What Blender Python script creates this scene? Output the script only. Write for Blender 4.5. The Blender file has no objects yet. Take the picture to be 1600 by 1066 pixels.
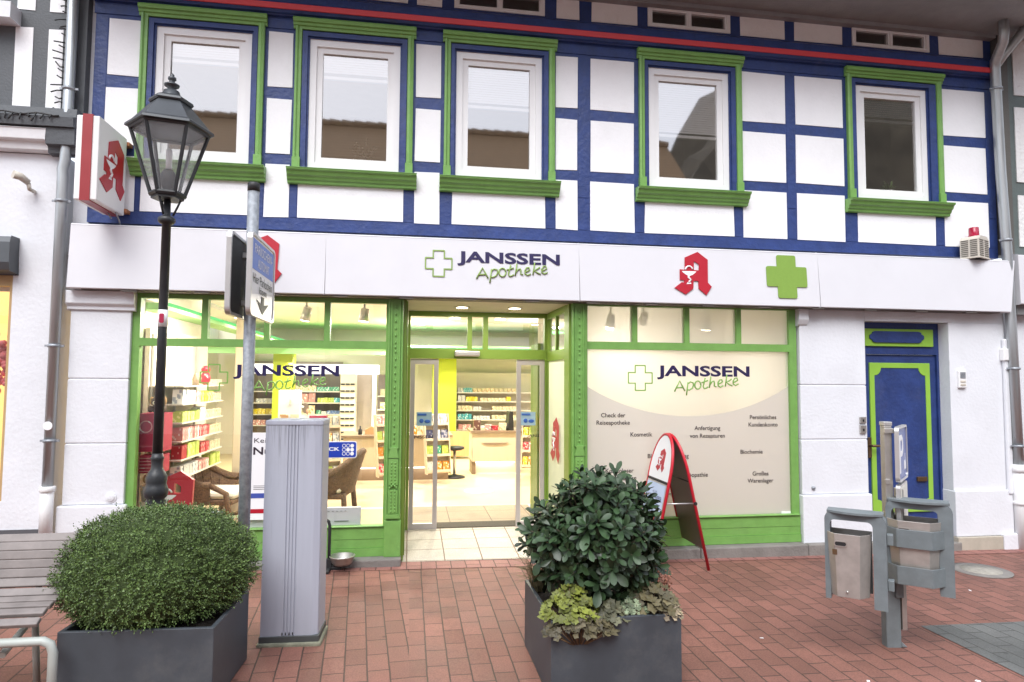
import bpy, math, random
import numpy as np
from mathutils import Vector, Matrix
from mathutils.geometry import tessellate_polygon
rnd = random.Random(7)
R = math.radians
scene = bpy.context.scene
COL = scene.collection

# ------------------------------------------------------------------ camera
FPX = 1018.08
PITCH, YAW, ROLL = R(3.45247), R(8.8801), R(0.37873)
_cy, _sy, _cp, _sp = math.cos(YAW), math.sin(YAW), math.cos(PITCH), math.sin(PITCH)
FWD = Vector((_sy*_cp, _cy*_cp, _sp))
_r = Vector((_cy, -_sy, 0)); _u = _r.cross(FWD)
RIGHT = math.cos(ROLL)*_r + math.sin(ROLL)*_u
UP = -math.sin(ROLL)*_r + math.cos(ROLL)*_u
EYE = Vector((0, -5.8, 1.6))
cd = bpy.data.cameras.new('camera'); cam = bpy.data.objects.new('camera', cd); COL.objects.link(cam)
m3 = Matrix((RIGHT, UP, -FWD)).transposed()
cam.matrix_world = Matrix.Translation(EYE) @ m3.to_4x4()
cd.sensor_width = 36; cd.lens = FPX/1600*36; cd.clip_start = .05; cd.clip_end = 500
scene.camera = cam

# ------------------------------------------------------------------ world, sun, exposure
w = bpy.data.worlds.new('World'); scene.world = w; w.use_nodes = True
nt = w.node_tree; bg = nt.nodes['Background']
sky = nt.nodes.new('ShaderNodeTexSky'); sky.sky_type = 'NISHITA'; sky.sun_disc = False
SUN_EL, SUN_ROT = R(52), R(200)
sky.sun_elevation = SUN_EL; sky.sun_rotation = SUN_ROT
sky.air_density = 1.0; sky.dust_density = 1.6; sky.ozone_density = 1.0
cloud = nt.nodes.new('ShaderNodeMix'); cloud.data_type = 'RGBA'; cloud.inputs[0].default_value = .6; cloud.inputs[7].default_value = (7.1, 7.3, 7.75, 1)   # even cloud cover over the clear sky
nt.links.new(sky.outputs[0], cloud.inputs[6]); nt.links.new(cloud.outputs[2], bg.inputs[0]); bg.inputs[1].default_value = 0.13
sl = bpy.data.lights.new('sun', 'SUN'); so = bpy.data.objects.new('sun', sl); COL.objects.link(so)
sl.energy = 1.3; sl.angle = R(35); sl.color = (1, .995, .985)
sd = Vector((math.sin(SUN_ROT)*math.cos(SUN_EL), math.cos(SUN_ROT)*math.cos(SUN_EL), math.sin(SUN_EL)))
so.rotation_euler = sd.to_track_quat('Z', 'Y').to_euler(); so.location = (0, -20, 30)
vs = scene.view_settings; vs.view_transform = 'Standard'; vs.look = 'None'; vs.gamma = 1; vs.use_curve_mapping = False
vs.exposure = 1.25
scene.cycles.use_denoising = True
scene.cycles.max_bounces = 10; scene.cycles.transparent_max_bounces = 24
scene.cycles.sample_clamp_indirect = 6; scene.cycles.caustics_reflective = False; scene.cycles.caustics_refractive = False

# ------------------------------------------------------------------ materials
def lin(r, g, b):
    f = lambda c: (c/255/12.92) if c/255 <= .04045 else ((c/255+.055)/1.055)**2.4
    return (f(r), f(g), f(b))
MATS = {}
def mat(name, rgb, rough=.6, metal=0, var=.08, scale=6, bump=0, bscale=60, spec=.5, coat=0, island=0, dirt=0, streak=False):
    if name in MATS: return MATS[name]
    m = bpy.data.materials.new(name); m.use_nodes = True; t = m.node_tree; N = t.nodes; L = t.links
    b = N['Principled BSDF']; b.inputs['Roughness'].default_value = rough; b.inputs['Metallic'].default_value = metal
    b.inputs['Specular IOR Level'].default_value = spec; b.inputs['Coat Weight'].default_value = coat
    tc = N.new('ShaderNodeTexCoord')
    no = N.new('ShaderNodeTexNoise'); no.inputs['Scale'].default_value = scale; no.inputs['Detail'].default_value = 6; no.inputs['Roughness'].default_value = .62
    if streak:
        mp = N.new('ShaderNodeMapping'); mp.inputs['Scale'].default_value = (3, 3, .18); L.new(tc.outputs['Object'], mp.inputs[0]); L.new(mp.outputs[0], no.inputs['Vector'])
    else: L.new(tc.outputs['Object'], no.inputs['Vector'])
    mr = N.new('ShaderNodeMapRange'); mr.inputs[1].default_value = .25; mr.inputs[2].default_value = .75
    mr.inputs[3].default_value = 1-var; mr.inputs[4].default_value = 1+var; L.new(no.outputs[0], mr.inputs[0])
    mx = N.new('ShaderNodeVectorMath'); mx.operation = 'SCALE'; mx.inputs[0].default_value = rgb; L.new(mr.outputs[0], mx.inputs['Scale'])
    out = mx.outputs[0]
    if island:
        g = N.new('ShaderNodeNewGeometry'); m2 = N.new('ShaderNodeMapRange'); m2.inputs[3].default_value = 1-island; m2.inputs[4].default_value = 1+island
        L.new(g.outputs['Random Per Island'], m2.inputs[0]); s2 = N.new('ShaderNodeVectorMath'); s2.operation = 'SCALE'
        L.new(out, s2.inputs[0]); L.new(m2.outputs[0], s2.inputs['Scale']); out = s2.outputs[0]
    if dirt:
        n2 = N.new('ShaderNodeTexNoise'); n2.inputs['Scale'].default_value = 2.2; n2.inputs['Detail'].default_value = 9; n2.inputs['Roughness'].default_value = .75; L.new(tc.outputs['Object'], n2.inputs['Vector'])
        r2 = N.new('ShaderNodeMapRange'); r2.inputs[1].default_value = .52; r2.inputs[2].default_value = .75; r2.inputs[3].default_value = 0; r2.inputs[4].default_value = dirt; L.new(n2.outputs[0], r2.inputs[0])
        mm = N.new('ShaderNodeMix'); mm.data_type = 'RGBA'; L.new(r2.outputs[0], mm.inputs[0]); L.new(out, mm.inputs[6]); mm.inputs[7].default_value = (.2, .19, .17, 1); out = mm.outputs[2]
    L.new(out, b.inputs['Base Color'])
    rr = N.new('ShaderNodeMapRange'); rr.inputs[3].default_value = max(0, rough-.08); rr.inputs[4].default_value = min(1, rough+.08); L.new(no.outputs[0], rr.inputs[0]); L.new(rr.outputs[0], b.inputs['Roughness'])
    if bump:
        nb = N.new('ShaderNodeTexNoise'); nb.inputs['Scale'].default_value = bscale; nb.inputs['Detail'].default_value = 5; L.new(tc.outputs['Object'], nb.inputs['Vector'])
        bp = N.new('ShaderNodeBump'); bp.inputs['Strength'].default_value = bump; bp.inputs['Distance'].default_value = .01; L.new(nb.outputs[0], bp.inputs['Height']); L.new(bp.outputs[0], b.inputs['Normal'])
    MATS[name] = m; return m
def emis(name, rgb, s):
    m = bpy.data.materials.new(name); m.use_nodes = True; t = m.node_tree; t.nodes.clear()
    e = t.nodes.new('ShaderNodeEmission'); e.inputs[0].default_value = (*rgb, 1); e.inputs[1].default_value = s
    o = t.nodes.new('ShaderNodeOutputMaterial'); t.links.new(e.outputs[0], o.inputs[0]); MATS[name] = m; return m
def glass(name, refl=.08, tint=(.97, .98, .97), rough=0.0, maxr=.6, gcol=(1,1,1)):
    m = bpy.data.materials.new(name); m.use_nodes = True; t = m.node_tree; t.nodes.clear(); N = t.nodes; L = t.links
    tr = N.new('ShaderNodeBsdfTransparent'); tr.inputs[0].default_value = (*tint, 1)
    gl = N.new('ShaderNodeBsdfGlossy'); gl.inputs['Roughness'].default_value = rough; gl.inputs['Color'].default_value = (*gcol, 1)
    lw = N.new('ShaderNodeLayerWeight'); lw.inputs[0].default_value = .35
    mr = N.new('ShaderNodeMapRange'); mr.inputs[3].default_value = refl; mr.inputs[4].default_value = maxr
    L.new(lw.outputs['Fresnel'], mr.inputs[0])
    mx = N.new('ShaderNodeMixShader'); L.new(mr.outputs[0], mx.inputs[0]); L.new(tr.outputs[0], mx.inputs[1]); L.new(gl.outputs[0], mx.inputs[2])
    o = N.new('ShaderNodeOutputMaterial'); L.new(mx.outputs[0], o.inputs[0]); MATS[name] = m; return m
def film(name, rgb, trans=.15, opac=.5):
    """frosted foil: part translucent, part diffuse, a little clear"""
    m = bpy.data.materials.new(name); m.use_nodes = True; t = m.node_tree; t.nodes.clear(); N = t.nodes; L = t.links
    tl = N.new('ShaderNodeBsdfTranslucent'); tl.inputs[0].default_value = (*rgb, 1)
    df = N.new('ShaderNodeBsdfDiffuse'); df.inputs[0].default_value = (*rgb, 1)
    rf = N.new('ShaderNodeBsdfRefraction'); rf.inputs['Color'].default_value = (1, .99, .96, 1); rf.inputs['Roughness'].default_value = .42; rf.inputs['IOR'].default_value = 1.02
    a = N.new('ShaderNodeMixShader'); a.inputs[0].default_value = opac; L.new(tl.outputs[0], a.inputs[1]); L.new(df.outputs[0], a.inputs[2])
    c = N.new('ShaderNodeMixShader'); c.inputs[0].default_value = trans; L.new(a.outputs[0], c.inputs[1]); L.new(rf.outputs[0], c.inputs[2])
    gl = N.new('ShaderNodeBsdfGlossy'); gl.inputs['Roughness'].default_value = .02
    d = N.new('ShaderNodeMixShader'); d.inputs[0].default_value = .035; L.new(c.outputs[0], d.inputs[1]); L.new(gl.outputs[0], d.inputs[2])
    o = N.new('ShaderNodeOutputMaterial'); L.new(d.outputs[0], o.inputs[0]); MATS[name] = m; return m

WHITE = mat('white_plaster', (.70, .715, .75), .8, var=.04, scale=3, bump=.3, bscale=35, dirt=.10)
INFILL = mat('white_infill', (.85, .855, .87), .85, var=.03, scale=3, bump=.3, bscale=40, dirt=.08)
ATTIC = mat('attic_infill', (.82, .79, .78), .85, var=.05, scale=5, bump=.5, bscale=60)
BLUE = mat('blue_paint', (.020, .044, .168), .5, var=.28, scale=6, bump=.6, bscale=24, dirt=.14)
GREEN = mat('green_paint', (.17, .355, .085), .42, var=.13, scale=9, bump=.2, bscale=40, dirt=.10)
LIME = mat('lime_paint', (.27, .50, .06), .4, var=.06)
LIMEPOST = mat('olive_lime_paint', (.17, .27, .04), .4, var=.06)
REDP = mat('red_stripe_paint', (.62, .045, .055), .45, var=.08)
PVC = mat('white_window_frame', (.80, .80, .80), .35, var=.02)
FASCIA = mat('fascia_sheet', (.66, .66, .69), .42, var=.03, scale=2, dirt=.05)
REDA = mat('red_letter', (.43, .010, .026), .4, var=.04)
GREENX = mat('green_cross_foil', (.21, .35, .06), .4, var=.05, scale=40)
NAVY = mat('navy_lettering', (.016, .010, .07), .4, var=.04)
OLIVE = mat('olive_lettering', (.24, .36, .09), .4, var=.05)
OLIVEG = mat('green_window_lettering', (.20, .40, .09), .4, var=.05)
DARKTXT = mat('dark_foil_lettering', (.028, .017, .03), .5, var=.03)
STONE = mat('kerb_stone', (.20, .185, .17), .85, var=.25, scale=5, bump=.5, bscale=50, dirt=.5)
BLACK = mat('black_iron', (.022, .024, .027), .45, var=.3, scale=12, bump=.15, bscale=80)
ZINC = mat('zinc_pipe', (.42, .44, .45), .42, metal=.75, var=.2, scale=8, streak=True)
PAINTPIPE = mat('white_pipe', (.74, .74, .74), .5, var=.05)
GALV = mat('galvanised_steel', (.30, .32, .345), .5, metal=.45, var=.35, scale=30)
ALU = mat('aluminium', (.58, .57, .56), .35, metal=.7, var=.06)
DOORALU = mat('door_aluminium', (.50, .46, .47), .4, metal=.35, var=.05)
STEEL = mat('brushed_steel', (.52, .50, .47), .35, metal=.8, var=.14, scale=12)
CABGREY = mat('cabinet_grey', (.40, .42, .49), .5, var=.06, scale=6, streak=True, dirt=.12)
def drips(m):
    t = m.node_tree; N = t.nodes; L = t.links; b = N['Principled BSDF']; src = b.inputs['Base Color'].links[0].from_socket
    tc = N.new('ShaderNodeTexCoord'); mp = N.new('ShaderNodeMapping'); mp.inputs['Scale'].default_value = (95, 95, 4); L.new(tc.outputs['Object'], mp.inputs[0])
    no = N.new('ShaderNodeTexNoise'); no.inputs['Scale'].default_value = 1; no.inputs['Detail'].default_value = 3; L.new(mp.outputs[0], no.inputs['Vector'])
    sx = N.new('ShaderNodeSeparateXYZ'); L.new(tc.outputs['Generated'], sx.inputs[0])
    g = N.new('ShaderNodeMapRange'); g.inputs[1].default_value = .80; g.inputs[2].default_value = 1.0; L.new(sx.outputs[2], g.inputs[0])
    a = N.new('ShaderNodeMath'); a.operation = 'MULTIPLY_ADD'; L.new(g.outputs[0], a.inputs[0]); a.inputs[1].default_value = .22; L.new(no.outputs[0], a.inputs[2])
    r = N.new('ShaderNodeMapRange'); r.inputs[1].default_value = .66; r.inputs[2].default_value = .86; r.inputs[4].default_value = .5; L.new(a.outputs[0], r.inputs[0])
    mx = N.new('ShaderNodeMix'); mx.data_type = 'RGBA'; L.new(r.outputs[0], mx.inputs[0]); L.new(src, mx.inputs[6]); mx.inputs[7].default_value = (.13, .135, .15, 1); L.new(mx.outputs[2], b.inputs['Base Color'])
drips(CABGREY)
BINGREY = mat('bin_grey_paint', (.155, .18, .19), .45, var=.15, scale=14, dirt=.1)
PLANTER = mat('anthracite_planter', (.048, .056, .066), .5, var=.2, scale=5, dirt=.25)
SOIL = mat('soil', (.03, .022, .016), .95, var=.4, scale=40, bump=1, bscale=60)
SLATE = mat('dark_timber', (.085, .092, .10), .6, var=.15, scale=8, bump=.3)
GREENGREY = mat('grey_green_timber', (.10, .125, .12), .6, var=.15, scale=8, bump=.3)
SOFFIT = mat('grey_eaves_board', (.27, .27, .275), .7, var=.15, scale=5, bump=.3)
GLASS_UP = glass('upper_window_glass', .35, (.97, .95, .93), maxr=.8, gcol=(1, .945, .90), rough=.025)
GLASS_AT = glass('attic_window_glass', .12, (.6, .62, .6))
GLASS = glass('shop_glass', .05, (.98, .985, .98), maxr=.5)
LAMPGLASS = film('lantern_glass', (.72, .74, .76), trans=.0, opac=.5)
for _n in LAMPGLASS.node_tree.nodes:
    if _n.type == 'BSDF_REFRACTION':
        _t = LAMPGLASS.node_tree.nodes.new('ShaderNodeBsdfTransparent'); _l = _n.outputs[0].links[0]; _s = _l.to_socket; LAMPGLASS.node_tree.links.new(_t.outputs[0], _s); _s.node.inputs[0].default_value = .74
FILM_HI = film('frosted_foil_clear', (.88, .87, .84), trans=.42, opac=.32)
FILM_LO = film('frosted_foil_beige', (.66, .63, .605), trans=.05, opac=.58)
FILM_SIDE = film('frosted_foil_side', (.86, .92, .72), trans=.10, opac=.45)
CREAM = mat('cream_wall', (.78, .72, .60), .7, var=.03)
WOODF = mat('oak_floor', (.60, .47, .30), .4, var=.10, scale=3)
COUNTER = mat('counter_beige', (.62, .52, .38), .5, var=.06, streak=True)
COUNTERD = mat('counter_brown', (.24, .17, .11), .5, var=.1)
OAK = mat('oak_board', (.55, .32, .14), .5, var=.15, streak=True)
LIMEWALL = mat('lime_wall', (.42, .50, .02), .6, var=.03)
SHELFG = mat('shelf_board', (.66, .63, .56), .3, var=.03)
WICKER = mat('wicker', (.13, .072, .037), .65, var=.75, scale=55, bump=1, bscale=90)
CUSH = mat('white_cushion', (.76, .72, .64), .9, var=.04, bump=.3)
PAPER = mat('white_paper', (.82, .82, .83), .7, var=.01)
STICKBLUE = mat('blue_sticker', (.012, .045, .38), .35, var=.02)
SIGNBLUE = mat('sign_blue', (.05, .15, .55), .4, var=.03)
CRIMSON = mat('crimson_card', (.36, .010, .05), .5, var=.05)
BRONZE = mat('bronze_handle', (.16, .10, .055), .4, metal=.7, var=.1)
BEIGEPL = mat('beige_plastic', (.56, .52, .45), .5, var=.05)
REDLENS = mat('red_lens', (.33, .012, .04), .25, var=.05)
BLACKPL = mat('black_plastic', (.015, .015, .016), .5, var=.1)

# ------------------------------------------------------------------ mesh builder
class MB:
    def __init__(s): s.v = []; s.f = []; s.sm = []
    def add(s, vs, fs, smooth=False):
        n = len(s.v); s.v += [tuple(p) for p in vs]; s.f += [tuple(i+n for i in f) for f in fs]; s.sm += [smooth]*len(fs); return s
    def box(s, x0, x1, y0, y1, z0, z1):
        return s.add([(x0,y0,z0),(x1,y0,z0),(x1,y1,z0),(x0,y1,z0),(x0,y0,z1),(x1,y0,z1),(x1,y1,z1),(x0,y1,z1)],
            [(3,2,1,0),(4,5,6,7),(0,1,5,4),(1,2,6,5),(2,3,7,6),(3,0,4,7)])
    def quad(s, a, b, c, d): return s.add([a,b,c,d], [(0,1,2,3)])
    def prism(s, poly, fn, d0, d1, holes=(), smooth=False):
        """extrude the 2-D outline poly (with holes) between depths d0 and d1; fn(a, b, d) gives the point"""
        loops = [list(poly)]+[list(h) for h in holes]
        flat = [p for l in loops for p in l]
        tri = tessellate_polygon([[Vector((p[0], p[1], 0)) for p in l] for l in loops])
        n = len(flat); vs = [fn(p[0], p[1], d0) for p in flat]+[fn(p[0], p[1], d1) for p in flat]
        fs = []
        area = sum(poly[i][0]*poly[(i+1)%len(poly)][1]-poly[(i+1)%len(poly)][0]*poly[i][1] for i in range(len(poly)))
        for t in tri:
            a, b, c = [flat[i] for i in t]
            ccw = (b[0]-a[0])*(c[1]-a[1])-(b[1]-a[1])*(c[0]-a[0]) > 0
            t = tuple(t) if ccw else tuple(reversed(t))
            fs.append(t); fs.append(tuple(i+n for i in reversed(t)))
        k = 0
        for l in loops:
            for i in range(len(l)):
                j = (i+1) % len(l); fs.append((k+i, k+i+n, k+j+n, k+j))
            k += len(l)
        return s.add(vs, fs, smooth)
    def tube(s, pts, r, n=8, flat=1, caps=True, smooth=True):
        pts = [Vector(p) for p in pts]; rs = r if isinstance(r, (list, tuple)) else [r]*len(pts)
        rings = []; up = None
        for i, p in enumerate(pts):
            d = (pts[min(i+1, len(pts)-1)]-pts[max(i-1, 0)]).normalized()
            if up is None: up = Vector((0,0,1)) if abs(d.z) < .9 else Vector((0,1,0))
            a = d.cross(up).normalized(); b = a.cross(d).normalized(); up = b
            rings.append([p+rs[i]*(math.cos(2*math.pi*k/n)*a+flat*math.sin(2*math.pi*k/n)*b) for k in range(n)])
        vs = [q for rg in rings for q in rg]; fs = []
        for i in range(len(pts)-1):
            for k in range(n):
                a, b = i*n+k, i*n+(k+1) % n; fs.append((a, b, b+n, a+n))
        s.add(vs, fs, smooth)
        if caps:
            n0 = len(s.v)-len(vs); s.f += [tuple(n0+k for k in reversed(range(n))), tuple(n0+(len(pts)-1)*n+k for k in range(n))]; s.sm += [False, False]
        return s
    def lathe(s, prof, c=(0,0,0), n=24, smooth=True, rot=0):
        """prof: (radius, z) from bottom to top"""
        vs = []; fs = []
        for r, z in prof:
            for k in range(n):
                a = 2*math.pi*k/n+rot; vs.append((c[0]+r*math.cos(a), c[1]+r*math.sin(a), c[2]+z))
        for i in range(len(prof)-1):
            for k in range(n):
                a, b = i*n+k, i*n+(k+1) % n; fs.append((a, b, b+n, a+n))
        fs.append(tuple(reversed(range(n)))); fs.append(tuple((len(prof)-1)*n+k for k in range(n)))
        return s.add(vs, fs, smooth)
    def ball(s, c, r, n=12, m=8):
        r = r if isinstance(r, (list, tuple)) else (r, r, r)
        vs = [(c[0], c[1], c[2]-r[2])]
        for i in range(1, m):
            t = -math.pi/2+math.pi*i/m
            for k in range(n): a = 2*math.pi*k/n; vs.append((c[0]+r[0]*math.cos(t)*math.cos(a), c[1]+r[1]*math.cos(t)*math.sin(a), c[2]+r[2]*math.sin(t)))
        vs.append((c[0], c[1], c[2]+r[2])); fs = [(0, 1+(k+1) % n, 1+k) for k in range(n)]
        for i in range(m-2):
            for k in range(n): a, b = 1+i*n+k, 1+i*n+(k+1) % n; fs.append((a, b, b+n, a+n))
        l = len(vs)-1; q = 1+(m-2)*n; fs += [(q+k, q+(k+1) % n, l) for k in range(n)]
        return s.add(vs, fs, True)
    def wall(s, x0, x1, z0, z1, holes, y0, y1):
        """slab in the plane y with rectangular holes; holes = (x0,x1,z0,z1)"""
        xs = sorted({x0, x1, *[h[0] for h in holes], *[h[1] for h in holes]}); zs = sorted({z0, z1, *[h[2] for h in holes], *[h[3] for h in holes]})
        xs = [x for x in xs if x0 <= x <= x1]; zs = [z for z in zs if z0 <= z <= z1]
        solid = lambda i, j: 0 <= i < len(xs)-1 and 0 <= j < len(zs)-1 and not any(h[0] < (xs[i]+xs[i+1])/2 < h[1] and h[2] < (zs[j]+zs[j+1])/2 < h[3] for h in holes)
        for i in range(len(xs)-1):
            for j in range(len(zs)-1):
                if not solid(i, j): continue
                a, b, c, d = xs[i], xs[i+1], zs[j], zs[j+1]
                s.quad((a,y0,c),(b,y0,c),(b,y0,d),(a,y0,d)); s.quad((b,y1,c),(a,y1,c),(a,y1,d),(b,y1,d))
                if not solid(i-1, j): s.quad((a,y1,c),(a,y0,c),(a,y0,d),(a,y1,d))
                if not solid(i+1, j): s.quad((b,y0,c),(b,y1,c),(b,y1,d),(b,y0,d))
                if not solid(i, j-1): s.quad((a,y1,c),(b,y1,c),(b,y0,c),(a,y0,c))
                if not solid(i, j+1): s.quad((a,y0,d),(b,y0,d),(b,y1,d),(a,y1,d))
        return s
    def xf(s, fn): s.v = [tuple(fn(Vector(p))) for p in s.v]; return s
    def build(s, name, material, parent=None, bevel=0, world=True):
        off = Vector((0,0,0))
        if parent is not None and world:
            p = parent
            while p is not None: off += Vector(p.location); p = p.parent
        me = bpy.data.meshes.new(name); me.from_pydata([tuple(Vector(p)-off) for p in s.v], [], s.f)
        me.polygons.foreach_set('use_smooth', s.sm); me.materials.append(material); me.update()
        o = bpy.data.objects.new(name, me); COL.objects.link(o)
        if parent is not None: o.parent = parent
        if bevel:
            b = o.modifiers.new('bevel', 'BEVEL'); b.width = bevel; b.segments = 2; b.limit_method = 'ANGLE'; b.angle_limit = R(40)
        return o
def tag(o, label=None, cat=None, group=None, kind=None):
    if label: o['label'] = label
    if cat: o['category'] = cat
    if group: o['group'] = group
    if kind: o['kind'] = kind
    return o
def thing(name, label, cat, loc=(0,0,0), rz=0, group=None):
    o = bpy.data.objects.new(name, None); COL.objects.link(o); o.location = loc; o.rotation_euler = (0,0,rz); o.empty_display_size = .1
    return tag(o, label, cat, group)
def struct(mb, name, material): return tag(mb.build(name, material), kind='structure')
def F(u, v, y=0.0):
    """measured picture point -> point of the vertical plane y (used to read sizes off the photograph)"""
    d = FWD+RIGHT*(u-800)/FPX-UP*(v-533)/FPX; t = (y-EYE.y)/d.y; return EYE+d*t
def gz(x, y=0): return .03-.0105*x

# ------------------------------------------------------------------ lettering
_txt = {}
def text2d(body, bold=0.0):
    k = (body, bold)
    if k not in _txt:
        c = bpy.data.curves.new('lettering', 'FONT'); c.body = body; c.size = 1; c.offset = bold; c.resolution_u = 3; c.align_x = 'LEFT'; c.fill_mode = 'FRONT'
        o = bpy.data.objects.new('lettering', c); me = bpy.data.meshes.new_from_object(o)
        vs = [(v.co.x, v.co.y) for v in me.vertices]; fs = [tuple(p.vertices) for p in me.polygons]
        bpy.data.objects.remove(o); bpy.data.curves.remove(c); bpy.data.meshes.remove(me)
        _txt[k] = (vs, fs)
    return _txt[k]
def text(mb, body, fn, x0, x1, z0, z1, bold=.0, d=0.0, align=None):
    """fit the word into the box (a from x0 to x1, b from z0 to z1); fn(a, b, d) gives the point"""
    vs, fs = text2d(body, bold)
    ax = min(v[0] for v in vs); bx = max(v[0] for v in vs); az = min(v[1] for v in vs); bz = max(v[1] for v in vs)
    k = (z1-z0)/(bz-az)
    if align == 'c': wd = k*(bx-ax); c = (x0+x1)/2; x0, x1 = c-wd/2, c+wd/2
    mb.add([fn(x0+(v[0]-ax)*(x1-x0)/(bx-ax), z0+(v[1]-az)*k, d) for v in vs], fs); return mb
def rrect(x0, x1, z0, z1, r, n=5):
    out = []
    for cx, cz, a0 in ((x1-r,z0+r,-90),(x1-r,z1-r,0),(x0+r,z1-r,90),(x0+r,z0+r,180)):
        for i in range(n+1): a = R(a0+90*i/n); out.append((cx+r*math.cos(a), cz+r*math.sin(a)))
    return out
def cross_poly(cx, cz, h, a, r=0):
    """cross of half size h, arm half width a"""
    p = [(a,-h),(a,-a),(h,-a),(h,a),(a,a),(a,h),(-a,h),(-a,a),(-h,a),(-h,-a),(-a,-a),(-a,-h)]
    if r:
        q = []
        for i, c in enumerate(p):
            if i % 3 == 1: q.append(c); continue
            b0 = Vector(p[i-1]); b1 = Vector(p[(i+1) % 12]); v = Vector(c); e0 = v+(b0-v).normalized()*r; e1 = v+(b1-v).normalized()*r
            for t in (0, .25, .5, .75, 1): q.append(tuple(e0*(1-t)**2+2*v*t*(1-t)+e1*t*t))
        p = q
    return [(cx+x, cz+z) for x, z in p]
A_OUT = [(428,92),(530,165),(522,385),(560,422),(502,505),(425,445),(425,372),(375,372),(370,445),(290,503),(180,443),(255,388),(278,392),(278,368),(237,365),(240,265),(290,268),(295,150)]
A_HOLE = [(387,183),(437,213),(435,270),(382,268)]
def red_a(parent, fn, cx, z0, h, d0, d1, cup=True, mr=REDA, mw=PAPER, wf=1.0, world=True):
    """Gothic pharmacy A with bowl and serpent; fn(a,b,d); cx centre, z0 foot, h height"""
    k = h/413.; T = lambda p: (cx+(p[0]-370)*k*wf, z0+(505-p[1])*k)
    o = MB().prism([T(p) for p in A_OUT][::-1], fn, d0, d1, [[T(p) for p in A_HOLE]]).build('red_letter', mr, parent, world=world)
    if cup:
        m = MB(); e = d0-(.002 if d0 < d1 else -.002)
        m.prism([T(p) for p in [(258,281),(405,281),(398,292),(368,315),(345,323),(318,323),(295,312),(266,292)]][::-1], fn, e, d0)
        st = [T(p) for p in [(330,324),(322,340),(336,352),(346,362),(334,378),(322,386)]]
        m.tube([fn(a, b, e) for a, b in st], 9*k, 6)
        m.prism([T(p) for p in [(303,405),(350,402),(344,388),(312,388)]][::-1], fn, e, d0)
        arc = [T((333+38*math.cos(R(t)), 272+38*math.sin(R(t)))) for t in range(185, 346, 20)]
        m.tube([fn(a, b, e) for a, b in arc], 8*k, 6)
        m.build('bowl_emblem', mw, o, world=world)
    return o
SCRIPT = [[(632,375),(660,322),(688,270),(715,322),(742,372)],[(655,338),(725,335)],
 [(775,285),(766,350),(758,415)],[(772,302),(800,282),(828,290),(834,315),(818,347),(788,363),(766,358)],
 [(878+33*math.cos(R(t)),315+41*math.sin(R(t))) for t in range(0,361,30)],
 [(958,245),(946,290),(936,330),(945,352),(968,348),(986,336)],[(920,292),(986,272)],
 [(1018,232),(1010,290),(1000,346)],[(1004,322),(1028,287),(1050,278),(1056,300),(1054,328),(1076,338)],
 [(1094,311),(1120,302),(1142,288),(1134,266),(1112,268),(1094,296),(1096,328),(1120,342),(1150,328)],
 [(1190,220),(1182,280),(1172,336)],[(1240,262),(1212,282),(1185,294),(1212,316),(1247,332)],
 [(1256,298),(1282,290),(1306,276),(1298,252),(1276,254),(1257,284),(1259,314),(1283,328),(1314,314)]]
def logo(parent, fn, x0, zt, k, mn=NAVY, mo=OLIVE, mg=OLIVE, raised=.006):
    """word mark: x0 left edge of the cross, zt its top, k metres per drawing unit"""
    T = lambda u, v: (x0+(u-142)*k, zt-(v-98-.027*(u-142))*k)
    m = MB(); c = T(277, 232); p = cross_poly(c[0], c[1], 129*k, 58*k, 10*k); q = cross_poly(c[0], c[1], 117*k, 46*k, 6*k)
    m.prism(p, fn, 0, -raised, [q[::-1]]); m.build('cross_outline', mo, parent)
    m = MB(); b0 = T(450, 250)[1]; b1 = T(450, 110)[1]
    vs, fs = text2d('JANSSEN', .03)
    ax = min(v[0] for v in vs); bx = max(v[0] for v in vs); az = min(v[1] for v in vs); bz = max(v[1] for v in vs)
    xa, xb = T(450, 0)[0], T(1437, 0)[0]
    m.add([fn(xa+(v[0]-ax)*(xb-xa)/(bx-ax), b0+(v[1]-az)*(b1-b0)/(bz-az), -raised*.6) for v in vs], fs)
    m.build('name_lettering', mn, parent)
    m = MB()
    for st in SCRIPT: m.tube([fn(*T(u, v), -raised) for u, v in st], 7.2*k, 7)
    m.build('script_lettering', mg, parent)
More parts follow.
